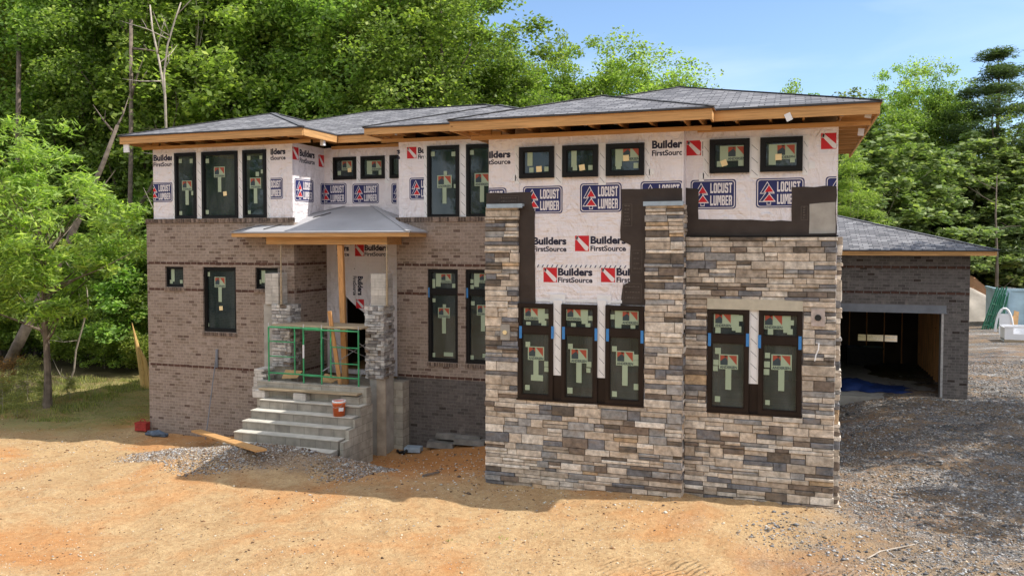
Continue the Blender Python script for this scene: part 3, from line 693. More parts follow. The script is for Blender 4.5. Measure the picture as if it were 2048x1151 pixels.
def P_(design, nm, par, y, u0, v0, u1, v1, lo=None, hi=None, top=None, bot=None, rot=False):
    lim = []
    if lo is not None: lim.append((0, 1, at(lo, v0, y=y).x))
    if hi is not None: lim.append((0, -1, at(hi, v0, y=y).x))
    stamp(design, nm, par, px(u0, v0, u1, v1, y), y, 0, -1, lim, rot)
yy = YL + .05
P_(BTX, 'printed_lettering', w_wing, yy, 307, 309, 352, 333, hi=347); P_(BTX, 'printed_lettering', w_wing, yy, 527, 297, 571, 320, lo=541)
P_(LOC, 'printed_logo', w_wing, yy, 296, 365, 345, 404, lo=306.5); P_(LOC, 'printed_logo', w_wing, yy, 517, 356, 566, 398, lo=541)
yy = YR
P_(LOC, 'printed_logo', w_rec, yy, 705, 367, 758, 407); P_(LOC, 'printed_logo', w_rec, yy, 783, 366, 836, 407, hi=793)
P_(BTX, 'printed_lettering', w_rec, yy, 655, 490, 698, 512, lo=673); P_(BMK, 'printed_mark', w_rec, yy, 710, 489, 728, 512); P_(BTX, 'printed_lettering', w_rec, yy, 729, 489, 776, 512)
torn = sheet([(689, 547), (784, 547), (784, 645), (738, 633), (714, 614), (690, 590)], YR - .03, 'torn_wrap', M['wrap'])
P_(BTX, 'printed_lettering', torn, YR - .031, 706, 552, 726, 590, rot=True); P_(BMK, 'printed_mark', torn, YR - .031, 712, 598, 728, 616)
xs_ = XL1 - .06
def PX(design, nm, u0, v0, u1, v1, lim=()):
    a, c = at(u0, v0, x=xs_), at(u1, v0, x=xs_); a2 = at(u0, v1, x=xs_); stamp(design, nm, w_wing, (a.y, c.y, a2.z, a.z), xs_, 1, 1, lim)
ylm = [(0, 1, YL + .06), (0, -1, YR - .01)]
PX(BMK, 'printed_mark', 584, 293, 597, 318, ylm); PX(BTX, 'printed_lettering', 599, 298, 629, 325); PX(BMK, 'printed_mark', 637, 309, 648, 333); PX(BTX, 'printed_lettering', 649, 312, 684, 336, ylm)
PX(LOC, 'printed_logo', 589, 356, 627, 402)
ya, yb_, yc = at(589, 380, x=xs_).y, at(627, 380, x=xs_).y, at(641, 380, x=xs_).y; wl = yb_ - ya; zl0, zl1 = at(641, 408, x=xs_).z, at(641, 366, x=xs_).z
stamp(LOC, 'printed_logo', w_wing, (yc, yc + wl, zl0, zl1), xs_, 1, 1, [(0, -1, YR - .01)])
xr_ = xs_ - (YR - yc); stamp(LOC, 'printed_logo', w_rec, (xr_, xr_ + wl, zl0, zl1), YR, 0, -1, [(0, 1, xs_ + .01)])
yy = YM + .05
P_(BTX, 'printed_lettering', w_mid, yy, 760, 297, 800, 319, lo=793.5); P_(BMK, 'printed_mark', w_mid, yy, 814, 294, 833, 317); P_(BTX, 'printed_lettering', w_mid, yy, 836, 294, 880, 317, hi=848)
P_(LOC, 'printed_logo', w_mid, yy, 819, 355, 873, 399, hi=852)
yy = YA + .1
P_(BTX, 'printed_lettering', w_a, yy, 958, 302, 1021, 329, lo=978); P_(BTX, 'printed_lettering', w_a, yy, 1304, 280, 1372, 311, hi=1364)
P_(LOC, 'printed_logo', w_a, yy, 931, 376, 1013, 430, lo=978); P_(LOC, 'printed_logo', w_a, yy, 1046, 372, 1125, 427); P_(LOC, 'printed_logo', w_a, yy, 1160, 366, 1243, 424); P_(LOC, 'printed_logo', w_a, yy, 1281, 362, 1366, 421, hi=1364)
P_(BTX, 'printed_lettering', w_a, yy, 1066, 474, 1133, 503); P_(BMK, 'printed_mark', w_a, yy, 1150, 471, 1178, 502); P_(BTX, 'printed_lettering', w_a, yy, 1181, 472, 1252, 502)
P_(BMK, 'printed_mark', w_a, yy, 1087, 535, 1114, 564); P_(BTX, 'printed_lettering', w_a, yy, 1116, 536, 1185, 565); P_(BMK, 'printed_mark', w_a, yy, 1202, 535, 1230, 564); P_(BTX, 'printed_lettering', w_a, yy, 1233, 536, 1303, 565, hi=1260)
yy = YB + .1
P_(BMK, 'printed_mark', w_b, yy, 1373, 281, 1402, 311); P_(BTX, 'printed_lettering', w_b, yy, 1405, 281, 1478, 311, hi=1419); P_(BMK, 'printed_mark', w_b, yy, 1642, 266, 1675, 298, hi=1673)
P_(LOC, 'printed_logo', w_b, yy, 1381, 359, 1472, 418); P_(LOC, 'printed_logo', w_b, yy, 1512, 356, 1609, 415); P_(LOC, 'printed_logo', w_b, yy, 1651, 352, 1746, 410, hi=1673)
# striped lap seam on the stone front wrap
b = MB(); a = at(1072, 529, y=YA + .097); c = at(1258, 536, y=YA + .097); b.box(a.x, c.x, YA + .094, YA + .099, c.z, a.z, 0)
x = a.x + .02
while x < c.x - .05: b.face([(x, YA + .092, c.z), (x + .022, YA + .092, c.z), (x + .052, YA + .092, a.z), (x + .03, YA + .092, a.z)], 1); x += .1
b.build('seam_tape', [M['white'], M['navy']], w_a)

# ------------------------------------------------------------------ windows
AND = fit(text_polys('ANDERSEN', .03), .05, .95, .04, .23)
def sticker_logo(parent, cx, cz, y, w, tail='d', h=None):
    h = h or w * .80; b = MB(); x0, z0 = cx - w / 2, cz - h / 2; P2 = lambda x, z, l: (x0 + w * x, y - .002 * l, z0 + h * z)
    b.face([P2(0, 0, 1), P2(1, 0, 1), P2(1, 1, 1), P2(0, 1, 1)], 0)
    b.face([P2(.07, .28, 2), P2(.46, .28, 2), P2(.46, .93, 2), P2(.07, .93, 2)], 2)
    b.face([P2(.07, .55, 3), P2(.46, .93, 3), P2(.07, .93, 3)], 1)
    b.face([P2(.27, .93, 3), P2(.46, .93, 3), P2(.46, .6, 3)], 1)
    b.face([P2(.50, .93, 2), P2(.93, .30, 2), P2(.93, .93, 2)], 1)
    for p in AND: b.face([P2(q[0], q[1], 2) for q in p], 2)
    if tail == 'd': b.box(cx - .055, cx + .055, y - .003, y - .001, z0 - .40, z0, 0)
    if tail == 'r': b.box(cx + w / 2, cx + w / 2 + .13, y - .003, y - .001, z0 - .06, z0 + h, 0)
    if tail == 'l': b.box(cx - w / 2 - .13, cx - w / 2, y - .003, y - .001, z0 - .1, z0 + h, 0)
    return b.build('maker_sticker', [M['st_green'], M['st_red'], M['st_dark']], parent)
def window(r, y, frame, split=None, logos=(), strips=(), squares=(), notes=(), fw=.075, tapes=()):
    x0, x1, z0, z1 = r; b = MB()
    b.box(x0, x0 + fw, y - .035, y + .07, z0, z1); b.box(x1 - fw, x1, y - .035, y + .07, z0, z1)
    b.box(x0 + fw, x1 - fw, y - .035, y + .07, z0, z0 + fw); b.box(x0 + fw, x1 - fw, y - .035, y + .07, z1 - fw, z1)
    if split: b.box(x0 + fw, x1 - fw, y - .032, y + .07, split[0], split[1])
    s_ = .022  # inner sash bead
    cells = [(z0 + fw, z1 - fw)] if not split else [(z0 + fw, split[0]), (split[1], z1 - fw)]
    for (p, q) in cells:
        b.box(x0 + fw, x0 + fw + s_, y - .015, y + .05, p, q); b.box(x1 - fw - s_, x1 - fw, y - .015, y + .05, p, q)
        b.box(x0 + fw + s_, x1 - fw - s_, y - .015, y + .05, p, p + s_); b.box(x0 + fw + s_, x1 - fw - s_, y - .015, y + .05, q - s_, q)
    w = b.build('window', frame, house)
    for (p, q) in cells:
        g = MB(); g.face([(x0 + fw, y + .02, p), (x1 - fw, y + .02, p), (x1 - fw, y + .02, q), (x0 + fw, y + .02, q)]); g.build('pane', M['glass'], w)
    ys_ = y + .012
    for (u, v, wd, tl) in logos: p = at(u, v, y=ys_); sticker_logo(w, p.x, p.z, ys_, wd, tl)
    if strips:
        g = MB()
        for (u, v, a, c) in strips: p = at(u, v, y=ys_); g.box(p.x - a / 2, p.x + a / 2, ys_ - .002, ys_, p.z - c / 2, p.z + c / 2)
        g.build('label_strip', M['st_green'], w)
    for (u, v) in squares:
        p = at(u, v, y=ys_); g = MB(); k = random.uniform(.85, 1.1); g.box(p.x - .05 * k, p.x + .05 * k, ys_ - .0075, ys_ - .0055, p.z - .055 * k, p.z + .055 * k); g.build('rating_sticker', M['st_green'], w)
    for (u, v, an) in notes:
        p = at(u, v, y=ys_ - .011); ca, sa = math.cos(an) * .058, math.sin(an) * .058
        g = MB(); g.obox((p.x, p.y, p.z), (ca, 0, sa), (0, .001, 0), (-sa, 0, ca)); g.build('sticky_note', M['st_yel'], w)
    for (u, v) in tapes:
        p = at(u, v, y=y - .04); g = MB(); g.box(p.x - .028, p.x + .028, y - .042, y - .037, p.z - .13, p.z + .12); g.build('blue_tape', M['blue_tape'], w)
    return w
y = YL + .04
window(rLU[0], y, M['black'], None, [(374, 371, .34, 'd')], [], [(361, 322), (383, 322), (362, 426), (386, 386)])
window(rLU[1], y, M['black'], None, [(439, 344, .36, 'd')], [], [(415, 322), (415, 424)], [(450, 387, .1)])
window(rLU[2], y, M['black'], None, [(511, 366, .36, 'd')], [], [(498, 316), (522, 315), (499, 424), (525, 343), (515, 348)])
y = YL + .09
window(rLL[0], y, M['black'], None, [], [(346, 550, .11, .36)], [(343, 563), (363, 563)], [], .05)
window(rLL[1], y, M['black'], None, [(440, 564, .36, 'd')], [], [(417, 548), (416, 649)], [(442, 616, .05)])
window(rLL[2], y, M['black'], None, [], [(527, 552, .12, .36)], [(520, 563)], [], .05)
y = YR - .01
window(rRU[0], y, M['black'], None, [(694, 331, .33, 'n')], [], [(679, 346)], [(699, 340, .1)])
window(rRU[1], y, M['black'], None, [(753, 331, .33, 'l')], [], [(742, 345), (761, 345)])
window((rRU[2][0], XM0 + .04, *rRU[2][2:]), y, M['black'], None)
y = YM + .04
window(rMU[0], y, M['black'], None, [(889, 363, .40, 'd')], [], [(866, 308), (907, 308), (891, 346), (911, 372)])
window(rMU[1], y, M['black'], None, [(964, 359, .40, 'd')], [], [(944, 305)])
y = YM + .08; zs = (at(885, 588, y=y).z, at(885, 578, y=y).z)
window(rML[0], y, M['black'], zs, [(892, 556, .30, 'l'), (888, 625, .33, 'd')], [(897, 708, .26, .10)], [(867, 562), (867, 571), (908, 571), (868, 600), (867, 709), (889, 612)], tapes=[(857, 584)])
window(rML[1], y, M['black'], zs, [(969, 556, .30, 'l'), (966, 620, .33, 'd')], [(974, 711, .24, .10)], [(944, 562), (944, 574), (946, 606), (944, 714)], tapes=[(934, 585)])
y = YA + .06
window(rAU[0], y, M['black'], None, [], [(1060, 314, .11, .36)], [(1063, 340), (1093, 338)], [(1078, 338, .05)], .085)
window(rAU[1], y, M['black'], None, [], [(1148, 317, .11, .34)], [(1150, 336), (1181, 335)], [(1164, 335, .15)], .085)
window(rAU[2], y, M['black'], None, [(1262, 307, .36, 'l')], [], [(1237, 333), (1272, 331)], [(1252, 316, .05)], .085)
y = YA + .04; s0 = (at(1150, 669, y=y).z, at(1150, 655, y=y).z)
window(rAL[0], y, M['bronze'], s0, [(1063, 627, .31, 'r'), (1072, 706, .35, 'd')], [(1074, 755, .26, .12)], [(1057, 648), (1088, 646), (1056, 688), (1093, 727), (1093, 738), (1055, 774), (1093, 632)], tapes=[(1041, 663), (1105, 664)])
window(rAL[1], y, M['bronze'], s0, [(1148, 628, .32, 'r'), (1158, 711, .36, 'd')], [], [(1147, 651), (1176, 651), (1181, 636), (1141, 692), (1178, 728), (1177, 740), (1140, 780)], tapes=[(1127, 665), (1192, 668)])
window(rAL[2], y, M['bronze'], s0, [(1260, 635, .34, 'l'), (1250, 716, .36, 'd')], [], [(1225, 633), (1266, 655), (1229, 697), (1273, 714), (1272, 725), (1229, 787), (1273, 773)], tapes=[(1215, 669), (1284, 673)])
y = YB + .06
window(rBU[0], y, M['black'], None, [(1473, 306, .36, 'l')], [], [(1439, 328), (1482, 326)], [(1448, 326, .35)], .085)
window(rBU[1], y, M['black'], None, [(1572, 303, .36, 'l')], [], [(1543, 323), (1585, 320)], [(1557, 314, .02)], .085)
y = YB + .04; s1 = (at(1500, 686, y=y).z, at(1500, 671, y=y).z)
window(rBL[0], y, M['bronze'], s1, [(1446, 640, .34, 'r'), (1457, 723, .36, 'd')], [], [(1436, 660), (1477, 658), (1480, 636), (1436, 701), (1432, 724), (1431, 736), (1435, 797)], tapes=[(1419, 678), (1495, 679)])
window(rBL[1], y, M['bronze'], s1, [(1547, 643, .36, 'r'), (1563, 724, .37, 'd')], [], [(1541, 663), (1580, 663), (1583, 645), (1535, 710), (1534, 728), (1533, 743), (1535, 804)], tapes=[(1519, 682), (1600, 685)])

# white flashing tapes around the window openings, with printed ticks
def tape(u0, v0, u1, v1, y, parent, ticks=True):
    a = at(u0, (v0 + v1) / 2, y=y); c = at(u1, (v0 + v1) / 2, y=y); um = (u0 + u1) / 2; z1, z0 = at(um, v0, y=y).z, at(um, v1, y=y).z
    b = MB(); b.box(a.x, c.x, y - .004, y, z0, z1, 0); w = c.x - a.x
    if ticks:
        z = z0 + .04
        while z < z1 - .14: b.face([(a.x + w * .2, y - .006, z + .12), (a.x + w * .2, y - .006, z + .108), (a.x + w * .8, y - .006, z), (a.x + w * .8, y - .006, z + .012)], 1); z += .24
    return b.build('flashing_tape', [M['white'], M['ink']], parent)
yy = YL + .048
for q in ((345, 306, 350, 438), (394, 304, 404, 438), (477, 300, 486, 437), (534, 298, 541, 437)): tape(*q, yy, w_wing)
for q in ((713, 312, 721, 366), (770, 312, 779, 366), (660, 314, 667, 366)): tape(*q, YR - .002, w_rec)
for q in ((848, 290, 855, 434), (919, 288, 933, 434)): tape(*q, YM + .048, w_mid)
yy = YA + .096
for q in ((1030, 292, 1039, 368), (1109, 290, 1125, 370), (1197, 286, 1212, 370), (1289, 282, 1300, 362)): tape(*q, yy, w_a)
tape(1028, 291, 1302, 297, yy - .001, w_a, False); tape(1298, 338, 1309, 350, yy, w_a, False); tape(1025, 350, 1032, 362, yy, w_a, False)
tape(1100, 588, 1131, 606, YA + .08, w_a, False); tape(1194, 590, 1222, 608, YA + .08, w_a, False)
tape(1107, 600, 1124, 750, YA + .045, w_a); tape(1195, 600, 1212, 755, YA + .045, w_a)
yy = YB + .096
for q in ((1406, 283, 1420, 358), (1499, 278, 1520, 356), (1605, 272, 1617, 350)): tape(*q, yy, w_b)
tape(1400, 274, 1620, 279, yy - .001, w_b, False); tape(1616, 324, 1630, 338, yy, w_b, False); tape(1398, 346, 1408, 362, yy, w_b, False)
tape(1497, 617, 1518, 767, YB + .045, w_b)
b = MB(); a = at(1072, 596, y=YA + .094); c = at(1244, 606, y=YA + .094); b.box(a.x, c.x, YA + .086, YA + .092, c.z, a.z); b.build('flashing_tape', M['white'], w_a)

# little fixtures on the stone: electrical boxes, cable tail
b = MB(); p = at(1010, 664, y=YA - .03); b.box(p.x - .1, p.x + .1, YA - .03, YA + .02, p.z - .16, p.z + .16, 0); b.tube([(p.x, YA - .06, p.z), (p.x, YA - .03, p.z)], .045, 10, 1); b.build('fixture_box', [M['concrete'], M['st_yel']], house)
b = MB(); p = at(1636, 635, y=YB - .03); b.box(p.x - .12, p.x + .12, YB - .03, YB + .02, p.z - .16, p.z + .16, 0); b.tube([(p.x, YB - .05, p.z), (p.x, YB - .03, p.z)], .06, 12, 1); b.build('fixture_box', [plain('putty_block', (.46, .39, .36)), M['charcoal']], house)
b = MB(); p = at(1632, 686, y=YB - .05); b.tube([p + Vector((0, .06, 0)), p + Vector((.05, -.01, 0)), p + Vector((.04, -.02, -.12)), p + Vector((0.0, -.02, -.22)), p + Vector((-.02, -.02, -.33))], .012, 6); b.build('cable_tail', M['white'], house)

# ------------------------------------------------------------------ roofs
def hip(x0, x1, y0, y1, ze, k, name='roof', mat=None, deck=None, lip=.035):
    b = MB(); w, d = x1 - x0, y1 - y0; x0 -= lip; x1 += lip; y0 -= lip; y1 += lip; h = min(w, d) / 2 + lip; zr = ze + h * k
    if w < d: A, B = (x0 + h, y0 + h), (x0 + h, y1 - h)
    else: A, B = (x0 + h, y0 + h), (x1 - h, y0 + h)
    if w < d: F = [[(x0, y0), (x1, y0), A], [(x1, y0), (x1, y1), B, A], [(x1, y1), (x0, y1), B], [(x0, y1), (x0, y0), A, B]]
    else: F = [[(x0, y0), (x1, y0), B, A], [(x1, y0), (x1, y1), B], [(x1, y1), (x0, y1), A, B], [(x0, y1), (x0, y0), A]]
    for i, f in enumerate(F):
        P = [(p[0], p[1], ze if n < 2 else zr) for n, p in enumerate(f)]; ln = math.hypot(1, k)
        uv = [((p[0] if i % 2 == 0 else p[1]) + i * 3.3, {0: p[1] - y0, 1: x1 - p[0], 2: y1 - p[1], 3: p[0] - x0}[i] * ln) for p in P]
        b.face(P, 0, None, uv); b.face([(p[0], p[1], p[2] - .035) for p in P][::-1], 1)
    e = [(x0, y0), (x1, y0), (x1, y1), (x0, y1)]
    for i in range(4):
        p, q = e[i], e[(i + 1) % 4]; b.face([(*p, ze - .035), (*q, ze - .035), (*q, ze), (*p, ze)], 0, None, [(0, 0)] * 4)
    o = b.build(name, [mat or M['shingle'], deck or M['osb']], house)
    # ridge and hip caps
    c = MB(); cs = [(x0, y0), (x1, y0), (x1, y1), (x0, y1)]; ends = [A, A if w < d else B, B, B if w < d else A]
    for p, q in zip(cs, ends): c.beam((*p, ze + .008), (*q, zr + .008), .16, .012)
    c.beam((*A, zr + .012), (*B, zr + .012), .16, .014); c.build('ridge_cap', mat or M['shingle_cap'], o)
    return o
M['shingle_cap'] = plain('shingle_cap', (.12, .12, .13), .92, .3, 20, .3)
def fascia(roof, segs, ze, h=.19):
    for (p, q) in segs:
        horiz = abs(p[1] - q[1]) < .01; b = MB(); t = .038
        if horiz: b.box(p[0], q[0], p[1], p[1] + t, ze - .037 - h, ze - .037)
        else: b.box(p[0] - t / 2, p[0] + t / 2, p[1] + .04, q[1], ze - .037 - h, ze - .037)
        b.build('fascia_board', M['wood'] if horiz else M['wood_y'], roof)
def rafters(roof, x0, x1, y0, y1, ze, k, along='x', st=.61):
    """rafter tails from the fascia (y0) back past the wall (y1), plus a ledger on the wall"""
    zb = ze - .037
    if along == 'x':
        x = x0 + .2; y2 = y1 + .6
        while x < x1:
            xx = x + random.uniform(-.05, .05); b = MB(); up_ = zb - .015 + max(0, min(y2 - y0, xx - x0, x1 - xx)) * k; b.mesh8([(xx, y0, zb - .15), (xx + .038, y0, zb - .15), (xx + .038, y2, zb - .15), (xx, y2, zb - .15), (xx, y0, zb - .01), (xx + .038, y0, zb - .01), (xx + .038, y2, up_), (xx, y2, up_)]); b.build('rafter_tail', M['wood_y'], roof)
            if random.random() < .6: b = MB(); b.box(xx - .012, xx + .05, y0 + .04, y0 + .07, zb - .19, zb - .05); b.build('joist_hanger', M['zinc'], roof)
            x += st
        b = MB(); b.box(x0 + .1, x1, y1 - .05, y1 - .004, zb - .30, zb - .215); b.build('wall_ledger', M['wood'], roof)
    else:
        y = y0 + .2
        while y < y1: b = MB(); b.box(x0, x1, y, y + .038, zb - .16, zb - .02); b.build('rafter_tail', M['wood'], roof); y += st
K = .305
r1 = hip(-17.72, -11.85, 18.02, 29, 8.14, K); fascia(r1, [((-17.72, 18.02), (-11.85, 18.02)), ((-11.85, 18.02), (-11.85, 19.7)), ((-17.70, 18.02), (-17.70, 29))], 8.14)
rafters(r1, -17.6, -12.0, 18.06, YL + .05, 8.14, K); rafters(r1, XL1 - .05, -11.87, 18.2, 19.7, 8.14, K, 'y'); rafters(r1, -17.68, XL0 + .2, 18.1, 28, 8.14, K, 'y')
r2 = hip(-17.7, -4.7, 19.72, 28.6, 8.135, K); fascia(r2, [((-11.83, 19.72), (-9.9, 19.72))], 8.135); rafters(r2, -12.4, -9.9, 19.76, YR, 8.135, K)
r3 = hip(-10.37, -5.0, 18.56, 25, 8.12, K); fascia(r3, [((-10.37, 18.56), (-6.1, 18.56)), ((-10.35, 18.56), (-10.35, 19.72))], 8.12, .16); rafters(r3, -10.3, -6.1, 18.6, YM + .05, 8.12, K); rafters(r3, -10.33, XM0 + .03, 18.7, 20.1, 8.12, K, 'y')
r4 = hip(-6.60, -1.43, 15.30, 22.5, 7.66, K - .01); fascia(r4, [((-6.60, 15.30), (-1.43, 15.30)), ((-6.58, 15.30), (-6.58, 19.4)), ((-1.45, 15.30), (-1.45, 15.72))], 7.66, .19)
rafters(r4, -6.5, -1.5, 15.34, YA + .1, 7.66, K); rafters(r4, -6.56, XA0 + .03, 15.4, 19.1, 7.66, K, 'y')
r5 = hip(-6.55, 1.40, 15.70, 23.6, 7.67, K - .01); fascia(r5, [((-1.43, 15.70), (1.40, 15.70)), ((1.38, 15.70), (1.38, 23.6))], 7.67, .19)
rafters(r5, -1.9, 1.3, 15.74, YB + .1, 7.67, K); rafters(r5, XB1 + .005, 1.36, 15.9, 23.4, 7.67, K, 'y')
r6 = hip(-3.6, 5.24, 25.35, 34.2, 4.98, .28); fascia(r6, [((-3.6, 25.35), (5.24, 25.35)), ((5.22, 25.35), (5.22, 34.2))], 4.98, .12)
# paper tags stapled to the eaves
for (u, v, y, an) in ((1577, 234, 15.68, .4), (1733 + 4, 228, 15.9, -.2), (1722, 264, 17.2, -.1), (98, 0, 0, 0)):
    if y: p = at(u, v, y=y); b = MB(); b.obox(p, (.055 * math.cos(an), 0, .055 * math.sin(an)), (0, .002, 0), (-.07 * math.sin(an), 0, .07 * math.cos(an))); b.build('paper_tag', M['white'], r5)
b = MB(); p = at(252, 296, y=18.06); b.box(p.x - .09, p.x + .09, p.y, p.y + .04, p.z - .12, p.z + .12); b.build('gutter_block', M['white'], r1)
b = MB(); p = at(652, 284, y=19.2); b.box(-12.0, -11.9, 19.1, 19.2, 7.78, 7.95); b.build('gutter_block', M['white'], r1)
# garage walls
gx1 = 4.70; go = (-1.3, 4.04, .71, 3.20)
b = MB(); wall(b, 0, .4, gx1, -.2, 4.95, YG, .25, [go]); wall(b, 1, YG + .25, 33.6, -.2, 4.95, gx1 - .25, .25); b.build('brick_wall', M['brick_grey'], house)
for v in (533.5, 584): band(.76, gx1, at(1750, v, y=YG).z, YG, ln=.24, h=.065)
b = MB(); b.box(.4, 4.12, YG - .03, YG + .05, 3.2, 3.40); b.box(.4, 4.14, YG - .05, YG + .1, 3.17, 3.2); b.build('steel_lintel', M['steel'], house)
b = MB(); b.box(4.0, 4.06, YG - .01, YG + .3, .71, 3.17); b.build('door_jamb', M['zinc'], house)
b = MB(); b.box(-3, 4.44, YG - .25, 33.5, .35, .712); b.build('garage_floor', M['concrete'], house)
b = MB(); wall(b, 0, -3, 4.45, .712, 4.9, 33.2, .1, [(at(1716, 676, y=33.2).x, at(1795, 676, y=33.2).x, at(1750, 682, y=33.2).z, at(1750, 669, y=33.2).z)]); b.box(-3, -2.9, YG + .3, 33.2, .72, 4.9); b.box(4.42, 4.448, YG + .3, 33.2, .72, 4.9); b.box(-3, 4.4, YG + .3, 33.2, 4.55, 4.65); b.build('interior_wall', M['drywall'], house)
b = MB()
for y in np.arange(YG + .5, 33, .5): b.box(4.33, 4.418, y, y + .04, .72, 4.5)
for x in np.arange(-2.8, 4.3, .6): b.box(x, x + .04, 33.1, 33.19, .72, 4.5)
b.build('stud_framing', M['wood_z'], house)
b = MB(); b.tube([(2.6, 28.5, 4.5), (2.6, 28.5, 3.2)], .012, 6); b.build('hanging_cord', M['white'], house)

# ------------------------------------------------------------------ porch
pr_ = hip(-14.1, -8.9, 18.1, 23.2, 5.47, .34, 'porch_roof', M['underlay'], M['osb'], .02)
fascia(pr_, [((-14.1, 18.1), (-8.9, 18.1)), ((-8.92, 18.1), (-8.92, 19.1)), ((-14.08, 18.1), (-14.08, 18.56))], 5.47, .10)
b = MB(); b.box(-13.16, -9.6, 18.3, 18.45, 5.14, 5.34); b.box(-9.75, -9.6, 18.45, 19.1, 5.14, 5.34); b.box(-13.1, -12.95, 18.45, 18.58, 5.14, 5.34); b.build('porch_beam', M['wood'], pr_)
b = MB()
for x in np.arange(-14.0, -9, .45): b.box(x, x + .04, 18.14, 19.0 if x > -9.7 else 18.55 if x < -12.5 else 20.1, 5.345, 5.43)
b.build('rafter_tails', M['wood_y'], pr_)
b = MB()
for (p, q) in (((-13.2, 18.25), (-12.9, 18.62)), ((-12.3, 19.2), (-12.0, 19.6))):
    z = lambda y: 5.47 + (y - 18.08) * .34 + .02
    b.beam((p[0], p[1], z(p[1])), (q[0], q[1], z(q[1])), .05, .012)
b.build('seam_strip', M['charcoal'], pr_)
# porch floor, knee wall, steps
b = MB(); b.box(-12.95, -10.05, 17.76, 20.2, -.3, 1.45); b.box(-12.95, -9.79, 17.55, 17.76, -.3, 1.66); b.build('porch_base', M['cmu'], house)
for i, (y0, x0, x1, zt_) in enumerate(((16.10, -12.86, -9.92, .385), (16.38, -12.76, -9.89, .605), (16.66, -12.73, -9.86, .815), (16.93, -12.68, -9.83, 1.025), (17.2, -12.61, -9.77, 1.245))):
    b = MB(); b.box(x0, x1, y0, 17.55 - .001 * i, -.3 if i == 0 else zt_ - .22, zt_ - .0)
    st_ = b.build('porch_step', M['cmu_step'] if i else M['concrete'], house)
    b = MB(); b.box(x0 - .008, x1 + .008, y0 - .014, (y0 + .30 if i < 4 else 17.53), zt_ + .001, zt_ + .022); b.build('tread_topping', M['step'], st_)
b = MB()
for (y0, y1, zt_) in ((16.4, 16.66, .58), (16.66, 16.93, .806), (16.93, 17.2, 1.016), (17.2, 17.79, 1.236)): b.box(-9.86, -9.763, y0 + .006, y1 + .006, -.3, zt_)
b.build('stair_cheek', M['cmu'], house)
b = MB(); b.box(-9.70, -9.42, 18.76, 19.13, -.3, 1.62); b.build('porch_side_wall', M['cmu'], house)
def s4(m, a0, a1, b0, b1, za, zb, left=True):
    stones(m, a0, a1, za, zb, b0 + .09, [], 0, -1, .09, .1, .32, (.06, .07, .09, .1)); stones(m, b0, b1, za, zb, a1 - .09, [], 1, 1, .09, .1, .3, (.06, .07, .09, .1))
    if left: stones(m, b0, b1, za, zb, a0 + .09, [], 1, -1, .09, .1, .3, (.06, .07, .09, .1))
def blocks(par, x, y, z0, z1):
    b = MB(); z = z0; i = 0
    while z < z1 - .02:
        h = .2032
        if i % 2 == 0: b.box(x, x + .41, y, y + .40, z + .004, z + h - .004)
        else: b.box(x, x + .198, y, y + .4, z + .004, z + h - .004); b.box(x + .205, x + .412, y, y + .4, z + .004, z + h - .004)
        z += h; i += 1
    b.box(x + .01, x + .39, y + .01, y + .39, z0, z1 - .01, 1)
    return b.build('block_core', [M['cmu_pale'], M['concrete']], par)
STC_old = STC; STC = [((.46, .45, .44), 30), ((.54, .52, .50), 30), ((.33, .32, .32), 20), ((.22, .21, .21), 10), ((.20, .16, .13), 10)]
STP = np.array([w for _, w in STC], float); STP /= STP.sum()
b = MB(); b.box(-10.09, -9.66, 18.26, 18.72, -.3, 3.58); c1 = b.build('porch_column', M['concrete'], house)
b = MB(); b.box(-9.88, -9.63, 18.225, 18.26, -.3, 1.77); b.build('mortar_strip', plain('tan_mortar', (.40, .33, .26), .9, .25, 3, .4), c1)
b = MB(); s4(b, -10.17, -9.64, 18.18, 18.75, 1.77, 3.60); b.build('stone_cladding', M['stone'], c1)
blocks(c1, -10.03, 18.24, 3.60, 4.41)
b = MB(); b.box(-13.24, -12.80, 18.27, 18.585, 1.45, 3.56); c2 = b.build('porch_column', M['concrete'], house)
b = MB(); s4(b, -12.93, -12.36, 18.16, 18.66, 1.95, 3.57, False); b.build('stone_cladding', M['stone'], c2)
b = MB(); b.box(-12.90, -12.40, 18.26, 18.58, 1.45, 3.56); b.build('column_core', M['cmu'], c2)
blocks(c2, -13.14, 18.2, 3.57, 4.38)
# loose ragged courses at the left end of the porch base
b = MB(); zq = 1.25
for (w, h, x) in ((.42, .21, -13.22), (.36, .10, -13.18), (.28, .17, -13.18), (.34, .07, -13.14), (.22, .07, -13.16), (.3, .06, -13.16)):
    b.box(x, x + w, 17.72, 18.2, zq + .004, zq + h - .004); zq += h
b.build('ragged_block_end', M['cmu_pale'], house)

